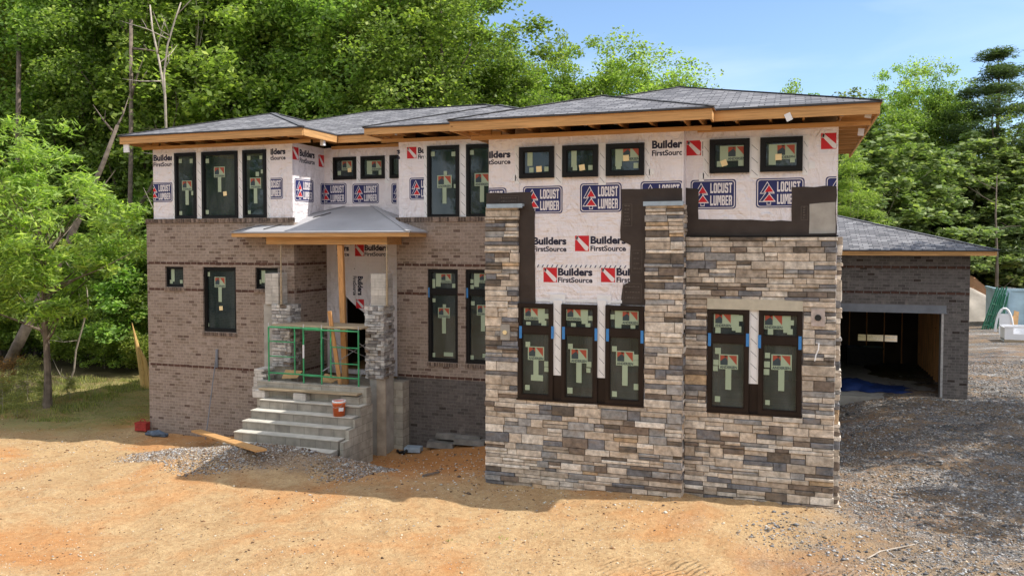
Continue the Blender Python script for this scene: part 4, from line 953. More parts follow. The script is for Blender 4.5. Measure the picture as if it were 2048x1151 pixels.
# ------------------------------------------------------------------ loose things round the porch
def pole(x, y, z0, z1, lab):
    b = MB(); b.tube([(x, y, z0), (x, y, z0 + (z1 - z0) * .45)], .03, 10); b.tube([(x, y, z0 + (z1 - z0) * .45), (x, y, z1)], .022, 10); b.box(x - .07, x + .07, y - .07, y + .07, z0 - .0, z0 + .008); b.box(x - .07, x + .07, y - .07, y + .07, z1 - .008, z1)
    tag(b.build('steel_prop', M['old_wood'], loc=(x, y, z0)), lab, 'shoring post', 'steel posts holding up the porch beam')
pole(at(561, 500, y=18.16).x, 18.17, 3.58, 5.14, 'thin rusty post under the porch beam in front of the left block pillar')
pole(at(772, 500, y=18.16).x, 18.2, 3.62, 5.14, 'thin rusty post under the porch beam in front of the right block pillar')
b = MB(); p = at(681, 488, y=18.40); q = at(691, 756, y=18.9); b.beam((p.x, 18.40, 5.13), (q.x, 18.9, 1.46), .15, .09, 0, (0, 1, 0)); tag(b.build('timber_post', M['wood_z'], loc=(q.x, 18.9, 1.46)), 'long orange-brown timber prop standing from porch floor to beam', 'timber prop')
b = MB(); p = at(659, 622, y=17.75); q = at(682, 768, y=17.95); b.beam(p, (q.x, q.y, 1.46), .10, .04, 0, (0, 1, 0)); tag(b.build('timber_board', M['wood_z'], loc=(q.x, q.y, 1.46)), 'short pale board leaning against the green scaffold', 'board')
# green scaffold frame
sc = thing('scaffold', 'green tube scaffold frame with plank deck standing on porch', 'scaffold', (-11.5, 17.9, 1.5))
yS = 17.62
X6 = [at(u, 700, y=yS).x for u in (537, 570.5, 583.5, 608, 662, 717)]
xl, xa, xb, xc, xd, xr = [at(u, 700, y=yS).x for u in (537, 570, 583, 608, 621.5, 717)]
def zz(v, u=630): return at(u, v, y=yS).z
xP = {k: at(u, 700, y=yS).x for k, u in dict(a=533.5, b=570, c=583, d=618, e=643, f=663, g=717).items()}
xP = {k: at(u, 700, y=yS).x for k, u in dict(l0=537.5, l1=589.5, m0=607, m1=643, r0=661.5, r1=717).items()}
zT, zB, zF = zz(657), zz(750), 1.50
for k in ('l0', 'm0', 'm1', 'r1'):
    b = MB(); b.tube([(xP[k], yS, zF - (.0 if k != 'x' else 0)), (xP[k], yS, zT)], .022, 10); b.tube([(xP[k], yS, zT), (xP[k], yS, zT + .1)], .014, 8, 1); b.build('post', [M['green'], M['zinc']], sc)
for k, m in (('l1', 0), ('r0', 0)):
    b = MB(); b.tube([(xP[k], yS, zB), (xP[k], yS, zT)], .018, 8); b.build('inner_post', M['green'], sc)
b = MB(); b.tube([(xP['l0'], yS, zT), (xP['m1'], yS, zT)], .022, 10); b.build('top_rail', M['green'], sc)
b = MB(); b.tube([(xP['m0'], yS, zT - .03), (xP['r1'], yS, zT - .03)], .022, 10); b.build('top_rail', M['green'], sc)
b = MB(); b.tube([(xP['l0'], yS, zB), (xP['m1'], yS, zB)], .020, 10); b.build('bottom_rail', M['green'], sc)
b = MB(); b.tube([(xP['m0'], yS, zB - .02), (xP['r1'], yS, zB - .02)], .020, 10); b.build('bottom_rail', M['green'], sc)
for (a, c, v) in (('l0', 'l1', 686), ('l0', 'l1', 716), ('r0', 'r1', 692), ('r0', 'r1', 724)):
    b = MB(); b.tube([(xP[a], yS, zz(v)), (xP[c], yS, zz(v))], .015, 8); b.build('rung', M['green'], sc)
b = MB(); b.tube([(xP['m0'], yS - .002, zz(690)), (xP['m0'], yS - .002, zz(717))], .0235, 10); b.build('white_band', M['white'], sc)
yK = 19.3
for (p, q) in (((xP['m1'], yS, zT - .2), (xP['r1'], yK, zB)), ((xP['m1'], yS, zB + .1), (xP['r1'], yK, zT - .1)), ((xP['r1'], yS, zT - .3), (xP['r1'] + .05, yK, zB)), ((xP['r1'], yS, zB), (xP['r1'] + .05, yK, zT - .2))):
    b = MB(); b.tube([p, q], .011, 6); b.build('cross_brace', M['zinc'], sc)
for k in ('l0', 'r1'):
    b = MB(); b.tube([(xP[k] + (.55 if k == 'l0' else 0), yK, zF), (xP[k] + (.55 if k == 'l0' else 0), yK, zT)], .022, 8); b.build('post', M['dkgreen'], sc)
for i, (y0, y1) in enumerate(((yS + .05, yS + .34), (yS + .37, yS + .66), (yS + .7, yS + 1.0))):
    b = MB(); b.box(xP['l0'] + .05 + i * .12, xP['r1'] + .05 - .1 * i, y0, y1, zT + .02, zT + .058); b.build('deck_plank', M['old_wood'], sc)
# planks and blocks on the top step
b = MB(); p, q = at(525, 775, y=17.5), at(722, 787, y=17.5); b.mesh8([(p.x, 17.33, p.z - .02), (q.x, 17.3, q.z - .02), (q.x, 17.62, q.z - .02), (p.x, 17.6, p.z - .02), (p.x, 17.33, p.z + .02), (q.x, 17.3, q.z + .02), (q.x, 17.62, q.z + .02), (p.x, 17.6, p.z + .02)])
PLZ = (p.z + q.z) / 2
tag(b.build('plank', M['old_wood'], loc=(-11.4, 17.4, PLZ)), 'long thin plank bridging the blocks on the top porch step', 'plank')
def cmu_block(cx, cy, z0, lab, mat='cmu_pale', l=.39, h=.19, w=.19, rz=0, group=None):
    b = MB(); c, s = math.cos(rz), math.sin(rz)
    b.obox((cx, cy, z0 + h / 2), (c * l / 2, s * l / 2, 0), (-s * w / 2, c * w / 2, 0), (0, 0, h / 2 - .012)); b.obox((cx, cy, z0 + h / 2), (c * (l / 2 - .012), s * (l / 2 - .012), 0), (-s * (w / 2 - .012), c * (w / 2 - .012), 0), (0, 0, h / 2))
    return tag(b.build('concrete_block', M[mat], loc=(cx, cy, z0)), lab, 'block', group)
p = at(600, 805, y=17.35); cmu_block(p.x, 17.42, 1.268, 'pale concrete block supporting the middle of the plank on the steps', l=.36)
p = at(517, 805, y=17.35); cmu_block(p.x, 17.45, 1.268, 'pale concrete block at the left end of the plank on the steps', l=.36)
p = at(690, 810, y=17.35); cmu_block(p.x + .13, 17.45, 1.268, 'grey concrete block under the right end of the plank on the steps', 'cmu', l=.5)
p = at(513, 785, y=17.35); cmu_block(p.x + .05, 17.62, 1.45, 'slim grey stone resting on the left block beside the plank', 'concrete', l=.3, h=.09)
# bucket
p = at(676, 832, y=17.0); bz = 1.048
bk = thing('bucket', 'orange plastic bucket with white rim and sticker on porch step', 'bucket', (p.x, 17.05, bz))
b = MB(); b.lathe((p.x, 17.05, bz), [(0, .01), (.13, .01), (.135, 0), (.152, .30), (.162, .30), (.162, .325), (.155, .325), (.155, .345), (.148, .34), (.13, .02), (0, .02)], 24); b.build('bucket_body', M['orange'], bk, True)
b = MB(); b.lathe((p.x, 17.05, bz), [(.150, .37), (.165, .37), (.167, .345), (.160, .32), (.15, .32), (.146, .37)], 24); b.build('rim', M['white'], bk, True)
b = MB(); b.tube([(p.x - .16, 17.04, bz + .33), (p.x - .12, 16.91, bz + .25), (p.x, 16.87, bz + .22), (p.x + .12, 16.91, bz + .25), (p.x + .16, 17.04, bz + .33)], .004, 6); b.build('handle', M['zinc'], bk)
b = MB(); 
for k in range(4):
    t0, t1 = R(-62 + k * 12), R(-62 + (k + 1) * 12); r_ = .1465
    b.face([(p.x + r_ * math.cos(t0), 17.05 + r_ * math.sin(t0), bz + .13), (p.x + r_ * math.cos(t1), 17.05 + r_ * math.sin(t1), bz + .13), (p.x + (r_ + .006) * math.cos(t1), 17.05 + (r_ + .006) * math.sin(t1), bz + .22), (p.x + (r_ + .006) * math.cos(t0), 17.05 + (r_ + .006) * math.sin(t0), bz + .22)])
b.build('bucket_sticker', M['white'], bk)
# torn cardboard on porch floor
def flat_scrap(name, pts, mat, lab, cat, th=.02):
    b = MB(); F = [Vector(p) for p in pts]; T = [p + Vector((0, 0, th)) for p in F]; b.face(T); b.face(F[::-1])
    for i in range(len(F)): j = (i + 1) % len(F); b.face([F[i], F[j], T[j], T[i]])
    c = sum(F, Vector()) / len(F); return tag(b.build(name, mat, loc=c), lab, cat)
M['card'] = plain('cardboard', (.50, .32, .15), .85, .15, 4)
flat_scrap('cardboard_scrap', [(-12.45, 17.9, 1.68), (-12.05, 18.0, 1.70), (-12.02, 18.2, 1.85), (-12.5, 18.15, 1.86)], M['card'], 'folded brown cardboard scrap behind left scaffold rail', 'cardboard')
flat_scrap('cardboard_scrap', [(-11.3, 17.9, 1.67), (-10.95, 17.85, 1.66), (-10.9, 18.25, 1.72), (-11.35, 18.2, 1.82)], M['card'], 'bent brown cardboard scrap behind centre of scaffold', 'cardboard')
# ground pieces
def gpt(u, v, z=0.0):
    for _ in range(6): p = at(u, v, z=z); z = G(p.x, p.y)
    return Vector((p.x, p.y, z))
p, q = gpt(392, 885), gpt(523, 910)
up_ = max(float(surf(p.x + (q.x - p.x) * t, p.y + (q.y - p.y) * t + d_)) - (p.z + (q.z - p.z) * t) for t in np.linspace(0, 1, 12) for d_ in (-.1, 0, .1)) + .03
b = MB(); b.beam(p + Vector((0, 0, up_)), q + Vector((0, 0, up_)), .24, .045); tag(b.build('plank', M['wood'], loc=p), 'tan plank lying on the ground left of the bottom step', 'plank')
p = gpt(422, 880); b = MB(); b.box(p.x - .05, p.x + .05, p.y - .02, p.y + .02, p.z - .02, p.z + .2); tag(b.build('wood_stake', M['wood_z'], loc=p), 'stubby pale wooden stake upright behind the ground plank', 'stake')
p = gpt(827, 902); cmu_block(p.x, p.y, p.z, 'teal grey foam block lying on red clay beside the right porch column', 'capblue', .42, .13, .28, .15)
p = gpt(724, 895); cmu_block(p.x, p.y + .1, p.z + .02, 'small broken pale block beside the stair cheek wall', 'cmu_pale', .22, .13, .15, .5)
p, q = gpt(846, 952), gpt(878, 946); b = MB(); b.beam(p + Vector((0, 0, .02)), q + Vector((0, 0, .03)), .05, .03); tag(b.build('wood_scrap', M['bark'], loc=p), 'dark thin stick lying on the bare clay left of stone wall', 'stick')
b = MB(); p = gpt(804, 905); pts = [(p.x + random.uniform(-.16, .16), p.y + random.uniform(-.1, .1), p.z + random.uniform(0, .1)) for _ in range(7)]; b.tube(pts, .035, 7); tag(b.build('plastic_scrap', M['charcoal'], loc=p, smooth=True), 'crumpled black plastic scrap left of the teal block', 'scrap')
# stone footing slabs along recessed wall
for i, (u0, u1, v, h, lab) in enumerate(((852, 905, 886, .15, 'long grey footing slab against the recessed brick wall'), (906, 968, 893, .14, 'cracked grey footing slab beside the stone corner'), (870, 960, 872, .13, 'upper footing slab set back against the dark brick wall'))):
    a, c = at(u0, v, y=YM - .25 + (.12 if i == 2 else 0)), at(u1, v, y=YM - .25 + (.12 if i == 2 else 0)); yb = a.y; zb = max(float(surf(a.x, a.y)), float(surf(c.x, a.y))) - .02 + (.10 if i == 2 else 0)
    b = MB(); n = 7; b.mesh8([(a.x, yb, zb), (c.x, yb, zb), (c.x, yb + .24, zb), (a.x, yb + .24, zb), (a.x + .03, yb + .02, zb + h), (c.x - .02, yb + .03, zb + h - .02), (c.x, yb + .24, zb + h), (a.x, yb + .24, zb + h + .02)]); tag(b.build('footing_slab', M['footing'], loc=(a.x, yb, zb)), lab, 'slab')
# rod leaning against the left wall
p = at(411, 868, y=18.2); q = at(434, 698, y=YL - .03); b = MB(); b.tube([(p.x, 18.2, G(p.x, 18.2)), (q.x, YL - .03, q.z)], .014, 6); b.tube([(q.x - .01, YL - .04, q.z - .5), (q.x, YL - .04, q.z)], .035, 6); tag(b.build('metal_rod', M['steel'], loc=(p.x, 18.2, G(p.x, 18.2))), 'thin grey rod leaning against the left brick wall', 'rod')
# red box and blue-grey bundle at the left corner
p = gpt(285, 861); b = MB(); b.obox((p.x, p.y, p.z + .12), (.17, .03, 0), (-.02, .1, 0), (0, 0, .10)); b.obox((p.x, p.y, p.z + .235), (.175, .03, 0), (-.02, .105, 0), (0, 0, .02)); b.tube([(p.x - .1, p.y, p.z + .24), (p.x - .04, p.y, p.z + .34), (p.x + .08, p.y, p.z + .34), (p.x + .12, p.y, p.z + .24)], .012, 6)
tag(b.build('tool_box', plain('faded_red_paint', (.33, .035, .03), .6, .3, 12), loc=p), 'small red tool box beside the left brick corner', 'tool box')
p = gpt(312, 872); b = MB()
for k in range(7):
    t0 = random.uniform(0, 6); b.tube([(p.x - .35 + .03 * k, p.y + .03 * math.sin(k), p.z + .05 + .03 * (k % 3)), (p.x + .0, p.y + .10 * math.cos(t0), p.z + .08 + .03 * (k % 2)), (p.x + .38, p.y + .07 * math.sin(t0), p.z + .04 + .02 * (k % 3))], [.04, .06, .035], 7)
tag(b.build('cloth_bundle', plain('slate_cloth', (.10, .13, .18), .8, .35, 9, .5), loc=p, smooth=True), 'grey blue bundle of crumpled cloth lying beside the red tool box', 'bundle')
# tarp in garage
b = MB(); n = 40; m_ = 14; x0, x1, y0, y1 = .2, 3.35, 26.45, 27.9
bs = len(b.v)
for j in range(m_):
    for i in range(n):
        u, w = i / (n - 1), j / (m_ - 1); x = x0 + (x1 - x0) * u + .1 * math.sin(j); y = y0 + (y1 - y0) * w + .12 * math.sin(i * .7); e = math.sin(math.pi * w) ** .5 * math.sin(math.pi * min(1, u * 1.02)) ** .3
        b.v.append((x, y, .73 + e * (.09 + .16 * math.exp(-((u - .5) / .16) ** 2) + .07 * noise.noise((x * 3, y * 5, 0)) + .035 * noise.noise((x * 9, y * 9, 2)))))
for j in range(m_ - 1):
    for i in range(n - 1): q = j * n + i; b.f.append((q, q + 1, q + n + 1, q + n)); b.m.append(0); b.c.append(None)
tag(b.build('tarp', M['tarp'], loc=(1.8, 27.2, .72), smooth=True), 'crumpled blue tarp spread on the garage floor', 'tarp')
# stacked things at the back of the garage
for i, (x, y, z, w, h, lab) in enumerate(((.2, 32.0, .72, .9, .7, 'dark storage crate at left rear of garage'), (1.9, 32.2, .72, 1.2, .6, 'wide dark storage crate at right rear of garage'))):
    b = MB(); b.box(x, x + w, y, y + .6, z, z + h); b.box(x - .02, x + w + .02, y - .02, y + .62, z + h, z + h + .05)
    for k in range(3): b.box(x + w * k / 2.2, x + w * k / 2.2 + .06, y - .02, y, z, z + h)
    tag(b.build('storage_crate', M['charcoal'], loc=(x, y, z)), lab, 'crate')

# ------------------------------------------------------------------ right-hand yard
def dumpster():
    p0 = gpt(1985, 655, .9); y0 = 46.; zb = G(11, y0) - .02
    xa_, xb_ = at(1992, 640, y=y0).x, at(2048, 640, y=y0).x + 4.5; zt_ = at(1995, 581, y=y0).z
    d = thing('dumpster', 'pale blue open-top waste container at right edge of yard', 'dumpster', (xa_ + 2, y0, zb))
    b = MB()
    for (a0, a1, b0, b1) in ((xa_, xb_, y0, y0 + .06), (xa_, xb_, y0 + 2.3, y0 + 2.36), (xa_, xa_ + .06, y0 + .06, y0 + 2.3), (xb_ - .06, xb_, y0 + .06, y0 + 2.3)): b.box(a0, a1, b0, b1, zb + .15, zt_)
    b.box(xa_, xb_, y0, y0 + 2.36, zb + .1, zb + .15); b.build('container_body', M['lilac'], d)
    b = MB(); b.box(xa_ - .05, xb_ + .05, y0 - .06, y0 + .06, zt_, zt_ + .12); b.box(xa_ - .05, xa_ + .06, y0 + .06, y0 + 2.4, zt_, zt_ + .12); b.build('top_rim', M['lilac'], d)
    b = MB(); x = xa_ + .5
    while x < xb_: b.box(x, x + .1, y0 - .07, y0, zb + .15, zt_); x += .75
    b.build('side_rib', M['lilac'], d)
dumpster()
# green scaffold frames leaning in a bunch
fr = thing('scaffold_frame_stack', 'bunch of dark green scaffold frames leaning beside the blue container', 'scaffold frames', (9.3, 44.5, G(9.3, 44.5)))
for k in range(7):
    b = MB(); yk = 44.2 + k * .12; zb = G(9.5, yk); u0 = 1964 + k * 4.3; p = at(u0, 652, y=yk); q = at(1998 + k * 3.2, 574 + (k % 3) * 3, y=yk)
    b.tube([(p.x, yk, zb), (q.x, yk + .35, q.z)], .035, 6); b.tube([(p.x + .28, yk + .05, zb), (q.x + .10, yk + .4, q.z - .3)], .025, 6)
    for t in (.1, .35, .6): b.tube([(p.x + (q.x - p.x) * t, yk + .35 * t, zb + (q.z - zb) * t), (p.x + .28 + (q.x - p.x - .18) * t, yk + .38 * t, zb + (q.z - zb) * t)], .02, 5)
    b.build('leaning_frame', M['dkgreen'], fr)
for k in range(3):
    b = MB(); p = at(1975 + 8 * k, 652, y=44); q = at(2004 + 4 * k, 630, y=44); b.tube([(p.x, 44, G(9, 44) + .1), (q.x, 44.1, q.z)], .04, 6); b.build('loose_tube', M['dkgreen'], fr)
def leaning(u0, v0, u1, v1, y, mat, name, lab, cat):
    a, c = at(u0, v1, y=y), at(u1, v1, y=y); d, e = at(u0 + 12, v0, y=y), at(u1 + 10, v0 + 3, y=y); zb = G(a.x, y) + .0
    b = MB(); b.mesh8([(a.x, y, zb), (c.x, y, zb), (c.x, y + .05, zb), (a.x, y + .05, zb), (d.x, y + .5, d.z), (e.x, y + .5, e.z), (e.x, y + .55, e.z), (d.x, y + .55, d.z)]); tag(b.build(name, mat, loc=(a.x, y, zb)), lab, cat)
leaning(2022, 622, 2034, 654, 43.4, M['osb'], 'plywood_sheet', 'tan plywood sheet leaning on the blue container behind white tub', 'plywood')
leaning(2016, 632, 2024, 656, 42.9, M['wood'], 'plywood_offcut', 'narrow light plywood offcut leaning in front of the larger sheet', 'plywood')
def tub():
    y = 39.2; a, c = at(2009, 688, y=y), at(2075, 690, y=y); zb = G(a.x, y) ; zt_ = at(2020, 655, y=y).z
    t = thing('bathtub_unit', 'white acrylic tub unit with open recesses lying on the yard', 'tub', (a.x + .8, y, zb))
    b = MB(); w = c.x - a.x; b.box(a.x, c.x, y, y + .05, zb, zb + .35); b.box(a.x, c.x, y + .75, y + .8, zb, zt_); b.box(a.x, a.x + .05, y + .05, y + .75, zb, zt_); b.box(c.x - .05, c.x, y + .05, y + .75, zb, zt_); b.box(a.x, c.x, y + .05, y + .75, zb + .08, zb + .12)
    b.box(a.x, a.x + .32, y, y + .05, zb + .35, zt_); b.box(a.x + .85, a.x + 1.05, y, y + .05, zb + .35, zt_); b.box(a.x, c.x, y - .02, y + .05, zt_, zt_ + .06); b.box(a.x - .03, c.x, y + .72, y + .83, zt_, zt_ + .06); b.build('tub_shell', M['acrylic'], t)
    b = MB(); b.box(a.x - .02, c.x, y - .04, y, zb, zb + .1); b.build('tub_skid', M['old_wood'], t)
tub()
b = MB(); p = at(2008, 668, y=41.5); b.tube([(p.x + .1 + .35 * math.cos(t) - .1, 41.5, G(p.x, 41.5) + .1 + 1.1 * math.sin(t)) for t in np.linspace(0.05, 3.1, 12)], .05, 6); b.box(p.x - .2, p.x + .25, 41.5, 41.54, G(p.x, 41.5) + .05, G(p.x, 41.5) + .95); tag(b.build('arched_panel', M['acrylic'], loc=(p.x, 41.5, G(p.x, 41.5))), 'arched white panel propped behind the white tub', 'panel')
# silt fence on a bank behind
sf = thing('silt_fence', 'low black silt fence with white top edge on the dirt bank', 'fence', (9, 55, G(9, 55)))
b = MB(); b2 = MB(); p0 = at(1938, 578, y=55); p1 = at(2050, 577, y=55)
for k in range(12):
    x0 = p0.x + (p1.x - p0.x) * k / 12; x1 = p0.x + (p1.x - p0.x) * (k + 1) / 12; z = p0.z + .05 * math.sin(k); b.box(x0, x1, 55, 55.03, G(x0, 55) + .2, z + .15 * (k % 2)); b2.box(x0, x1, 54.96, 55, z - .02 + .1 * (k % 2), z + .12)
b.build('fence_fabric', M['charcoal'], sf); b2.build('top_edge', M['white'], sf)
# pile of pale dirt
def mound(cx, cy, rx, ry, h, name, mat, lab, seed):
    b = MB(); n = 40; m_ = 12
    for j in range(m_ + 1):
        for i in range(n):
            t = 2 * math.pi * i / n; r = j / m_; x = cx + rx * r * math.cos(t); y = cy + ry * r * math.sin(t); f = (1 - r) ** .8 if r < 1 else 0
            b.v.append((x, y, G(x, y) - .06 + h * (1 - r * r) ** 1.3 * (1 + .35 * noise.noise((x * .9, y * .9, seed))) + .06 * noise.noise((x * 3, y * 3, seed)) * (r < 1)))
    for j in range(m_):
        for i in range(n): q = j * n + i; q2 = j * n + (i + 1) % n; b.f.append((q, q + n, q2 + n, q2)); b.m.append(0); b.c.append(None)
    return tag(b.build(name, mat, loc=(cx, cy, G(cx, cy)), smooth=True), lab, 'mound')
M['dirt_pile'] = plain('pale_dirt', (.42, .37, .32), .95, .3, 1.2, .6); M['clay_pile'] = plain('red_clay', (.42, .22, .12), .95, .3, 1.2, .6)
mound(8.2, 50, 3.2, 1.6, 2.0, 'dirt_mound', M['dirt_pile'], 'long grey dirt mound beyond the garage corner', 3)
mound(8.0, 53, 4.5, 1.6, 2.5, 'clay_bank', M['clay_pile'], 'reddish clay bank under the black silt fence', 8)
b = MB(); q = [(5.2, 31, 0), (7.6, 33, 0), (11.5, 41, 0), (9.2, 43.5, 0), (7.3, 42, 0), (5.0, 34, 0)]
flat = [(x, y, G(x, y) + .012) for x, y, _ in q]

# ------------------------------------------------------------------ loose gravel, crumbs, grass
def np_mesh(name, V, F, mats, cols=None, smooth=False):
    me = bpy.data.meshes.new(name); k = F.shape[1]
    me.vertices.add(len(V)); me.vertices.foreach_set('co', V.astype(np.float32).ravel()); me.loops.add(F.size); me.loops.foreach_set('vertex_index', F.astype(np.int32).ravel())
    me.polygons.add(len(F)); me.polygons.foreach_set('loop_start', np.arange(0, F.size, k, dtype=np.int32)); me.polygons.foreach_set('loop_total', np.full(len(F), k, dtype=np.int32)); me.update(calc_edges=True)
    for m in mats: me.materials.append(m)
    if cols is not None:
        a = me.color_attributes.new('Col', 'FLOAT_COLOR', 'CORNER'); a.data.foreach_set('color', cols.astype(np.float32).ravel())
    return me
OCT = np.array([(1, 0, 0), (0, 1, 0), (-1, 0, 0), (0, -1, 0), (0, 0, 1), (0, 0, -1)], float)
OF = np.array([(0, 1, 4), (1, 2, 4), (2, 3, 4), (3, 0, 4), (1, 0, 5), (2, 1, 5), (3, 2, 5), (0, 3, 5)])
def pebbles(name, P2, size, pal, lab, cat='gravel'):
    n = len(P2); s = size * np.exp(rng.normal(0, .45, n)); V = OCT[None] * (1 + rng.uniform(-.3, .3, (n, 6, 1))) * s[:, None, None] * np.array([1, .8, .55]) * np.stack([rng.uniform(.7, 1.4, n), rng.uniform(.7, 1.2, n), np.ones(n)], 1)[:, None, :]
    a = rng.uniform(0, 6.28, n); c, s_ = np.cos(a)[:, None], np.sin(a)[:, None]; X_, Y_ = V[..., 0] * c - V[..., 1] * s_, V[..., 0] * s_ + V[..., 1] * c
    V = np.stack([X_ + P2[:, :1], Y_ + P2[:, 1:2], V[..., 2] + (surf(P2[:, 0], P2[:, 1]) + s * .15)[:, None]], -1).reshape(-1, 3)
    F = (OF[None] + 6 * np.arange(n)[:, None, None]).reshape(-1, 3); pc = np.array(pal)[rng.integers(0, len(pal), n)] * rng.uniform(.7, 1.25, (n, 1))
    cols = np.ones((n, 24, 4)); cols[..., :3] = pc[:, None]; me = np_mesh(name, V, F, [M['pebble']], cols.reshape(-1, 4))
    o = bpy.data.objects.new(name, me); C.objects.link(o); return tag(o, lab, cat, kind='stuff')
GREY = [(.12, .12, .13), (.2, .2, .21), (.3, .3, .315), (.4, .4, .41), (.52, .51, .5), (.27, .21, .15), (.2, .17, .14)]
TAN = [(.45, .36, .26), (.6, .52, .42), (.22, .14, .09), (.3, .2, .12), (.5, .42, .36), (.7, .65, .58)]
def rej(n, x0, x1, y0, y1, w):
    x = rng.uniform(x0, x1, n * 4); y = rng.uniform(y0, y1, n * 4); k = rng.random(n * 4) < w(x, y); r = np.stack([x[k], y[k]], 1)[:n]; return r
patch = lambda x, y: np.clip(.75 + .6 * np.sin(x * .8 + 1.2 * np.sin(y * .9)) * np.sin(y * 1.5 + .8 * np.sin(x * 1.3)), .12, 1)
wob = lambda x, y: 1.1 * np.sin(x * .9 + y * .5) + .8 * np.sin(x * 2.1 - y * 1.7 + 2)
gravel = pebbles('gravel', rej(52000, -3, 11, 10.5, 34, lambda x, y: patch(x, y) * ss(x + wob(x, y) + (y - 14) * .2, -.8, 2.2) * ~((x > .3) & (x < 4.8) & (y > 25.6)) * np.where((x < .8) & (y > 15.8), 0, 1) * np.clip(1.3 - (y - 11) / 30, .3, 1) * (.25 + .75 * ss(y + .5 * wob(x, y), 12.2, 15.5))), .018, GREY, 'grey crushed stone spread over the drive at right')
pebbles('rubble', rej(21000, -16.5, -6.2, 13.8, 18.3, lambda x, y: (x < -8.7 + .3 * wob(x, y)) * (ss(-(((x + 11.2) / 3.9) ** 2 + ((y - 15.9) / 1.3) ** 2) + .35 * wob(x, y), -1.3, -.2)) * np.where((x > -12.9) & (x < -9.8) & (y > 16.0), 0, 1)), .015, [(.3, .3, .31), (.42, .41, .41), (.26, .19, .13), (.2, .14, .1), (.34, .27, .2), (.16, .11, .08), (.5, .47, .43)], 'pale stone rubble heaped round the foot of the steps', 'rubble')
pebbles('soil_crumbs', rej(5200, -26, 4, 8.5, 19, lambda x, y: .3 + .7 * (np.sin(x * 1.3 + y) * np.sin(y * 1.9 - x * .7) > .1)), .013, [(.13, .07, .04), (.2, .11, .06), (.5, .4, .28), (.09, .06, .04), (.35, .2, .1)], 'dark crumbs and bark bits scattered over the tan dirt', 'crumbs')
pebbles('grit', rej(14000, -22, 3, 9, 18, lambda x, y: .25 + .75 * (np.sin(x * .9 + 2 * np.sin(y)) * np.sin(y * 1.4 + x * .5) > 0)), .010, [(.62, .5, .36), (.7, .6, .46), (.5, .38, .24), (.36, .22, .12), (.45, .43, .4)], 'fine pale grit strewn over the sunlit dirt', 'grit')
pebbles('debris', rej(700, -9.3, -2, 14.9, 18.8, lambda x, y: np.where((x > -6.1) & (y > 15.75), 0, .9)), .017, [(.6, .57, .5), (.68, .64, .58), (.3, .2, .13), (.14, .1, .08)], 'mortar chips and wood splinters along the foot of the walls', 'debris')
def blades(name, P2, h, w, mat, lab, cat='grass', spread=.5):
    n = len(P2); a = rng.uniform(0, 6.28, n); hh = h * rng.uniform(.4, 1.3, n); z = surf(P2[:, 0], P2[:, 1]) - .01
    dx, dy = np.cos(a), np.sin(a); ln = rng.uniform(0, spread, n) * hh
    b0 = np.stack([P2[:, 0] - dy * w, P2[:, 1] + dx * w, z], 1); b1 = np.stack([P2[:, 0] + dy * w, P2[:, 1] - dx * w, z], 1); t = np.stack([P2[:, 0] + dx * ln, P2[:, 1] + dy * ln, z + hh], 1)
    V = np.stack([b0, b1, t], 1).reshape(-1, 3); F = np.arange(n * 3).reshape(n, 3); o = bpy.data.objects.new(name, np_mesh(name, V, F, [mat])); C.objects.link(o); return tag(o, lab, cat, kind='stuff')
tuft = lambda x, y: ((np.sin(x * 2.3 + y) + np.sin(y * 3.1 - x * 1.2)) > .2) * 1.
blades('weeds_and_grass', rej(15000, -34, -20.4, 18.6, 25.5, lambda x, y: ss(-x + .6 * wob(x, y) - .15 * (y - 19), 20.6, 22.4) * (.15 + .85 * tuft(x, y))), .15, .013, M['weed'], 'rough green weeds and grass around the tree at left', spread=.9)
blades('short_grass', rej(14000, -25, -17.4, 18.8, 24.5, lambda x, y: .25 + .5 * tuft(x, y)), .05, .008, M['weed'], 'thin short grass on the shaded ground left of the wing', spread=1.)
blades('sprout_tufts', rej(260, -6, -3.5, 12.0, 13.6, lambda x, y: (np.hypot(x + 4.6, y - 12.9) < .12) | (np.hypot(x + 4.1, y - 13.3) < .1) | (np.hypot(x + 5.4, y - 12.5) < .1)), .06, .01, M['leaf'], 'tiny green sprouts in the foreground dirt', 'weeds', 1.2)
# thin straw-coloured root on the gravel
p = [gpt(u, v, .2) + Vector((0, 0, .02)) for u, v in ((1735, 1118), (1760, 1104), (1800, 1096), (1830, 1090))]; b = MB(); b.tube(p, .012, 6); tag(b.build('stick', M['bark_pale'], loc=p[0]), 'curved straw-coloured stick lying on the gravel in the foreground', 'stick')

# ------------------------------------------------------------------ trees
def leaves(ctrs, rads, per, ln, wd, flat=.6, droop=0., seed=0):
    g = np.random.default_rng(seed); n = len(ctrs) * per; c = np.repeat(ctrs, per, 0); r = np.repeat(rads, per)
    o = g.normal(0, 1, (n, 3)); o /= np.linalg.norm(o, axis=1)[:, None] + 1e-6; o *= (g.random(n) ** .45 * r)[:, None]; o[:, 2] *= flat
    p = c + o; d = g.normal(0, 1, (n, 3)); d[:, 2] = d[:, 2] * .5 - droop; d /= np.linalg.norm(d, axis=1)[:, None]
    up = g.normal(0, .55, (n, 3)) + np.array([0, 0, 1.]); s = np.cross(d, up); s /= np.linalg.norm(s, axis=1)[:, None] + 1e-6
    k = (g.uniform(.6, 1.35, n))[:, None]; a = d * ln * k / 2; w = s * wd * k / 2
    V = np.stack([p - a, p + w - a * .1, p + a, p - w - a * .1], 1).reshape(-1, 3); return V, np.arange(n * 4).reshape(n, 4)
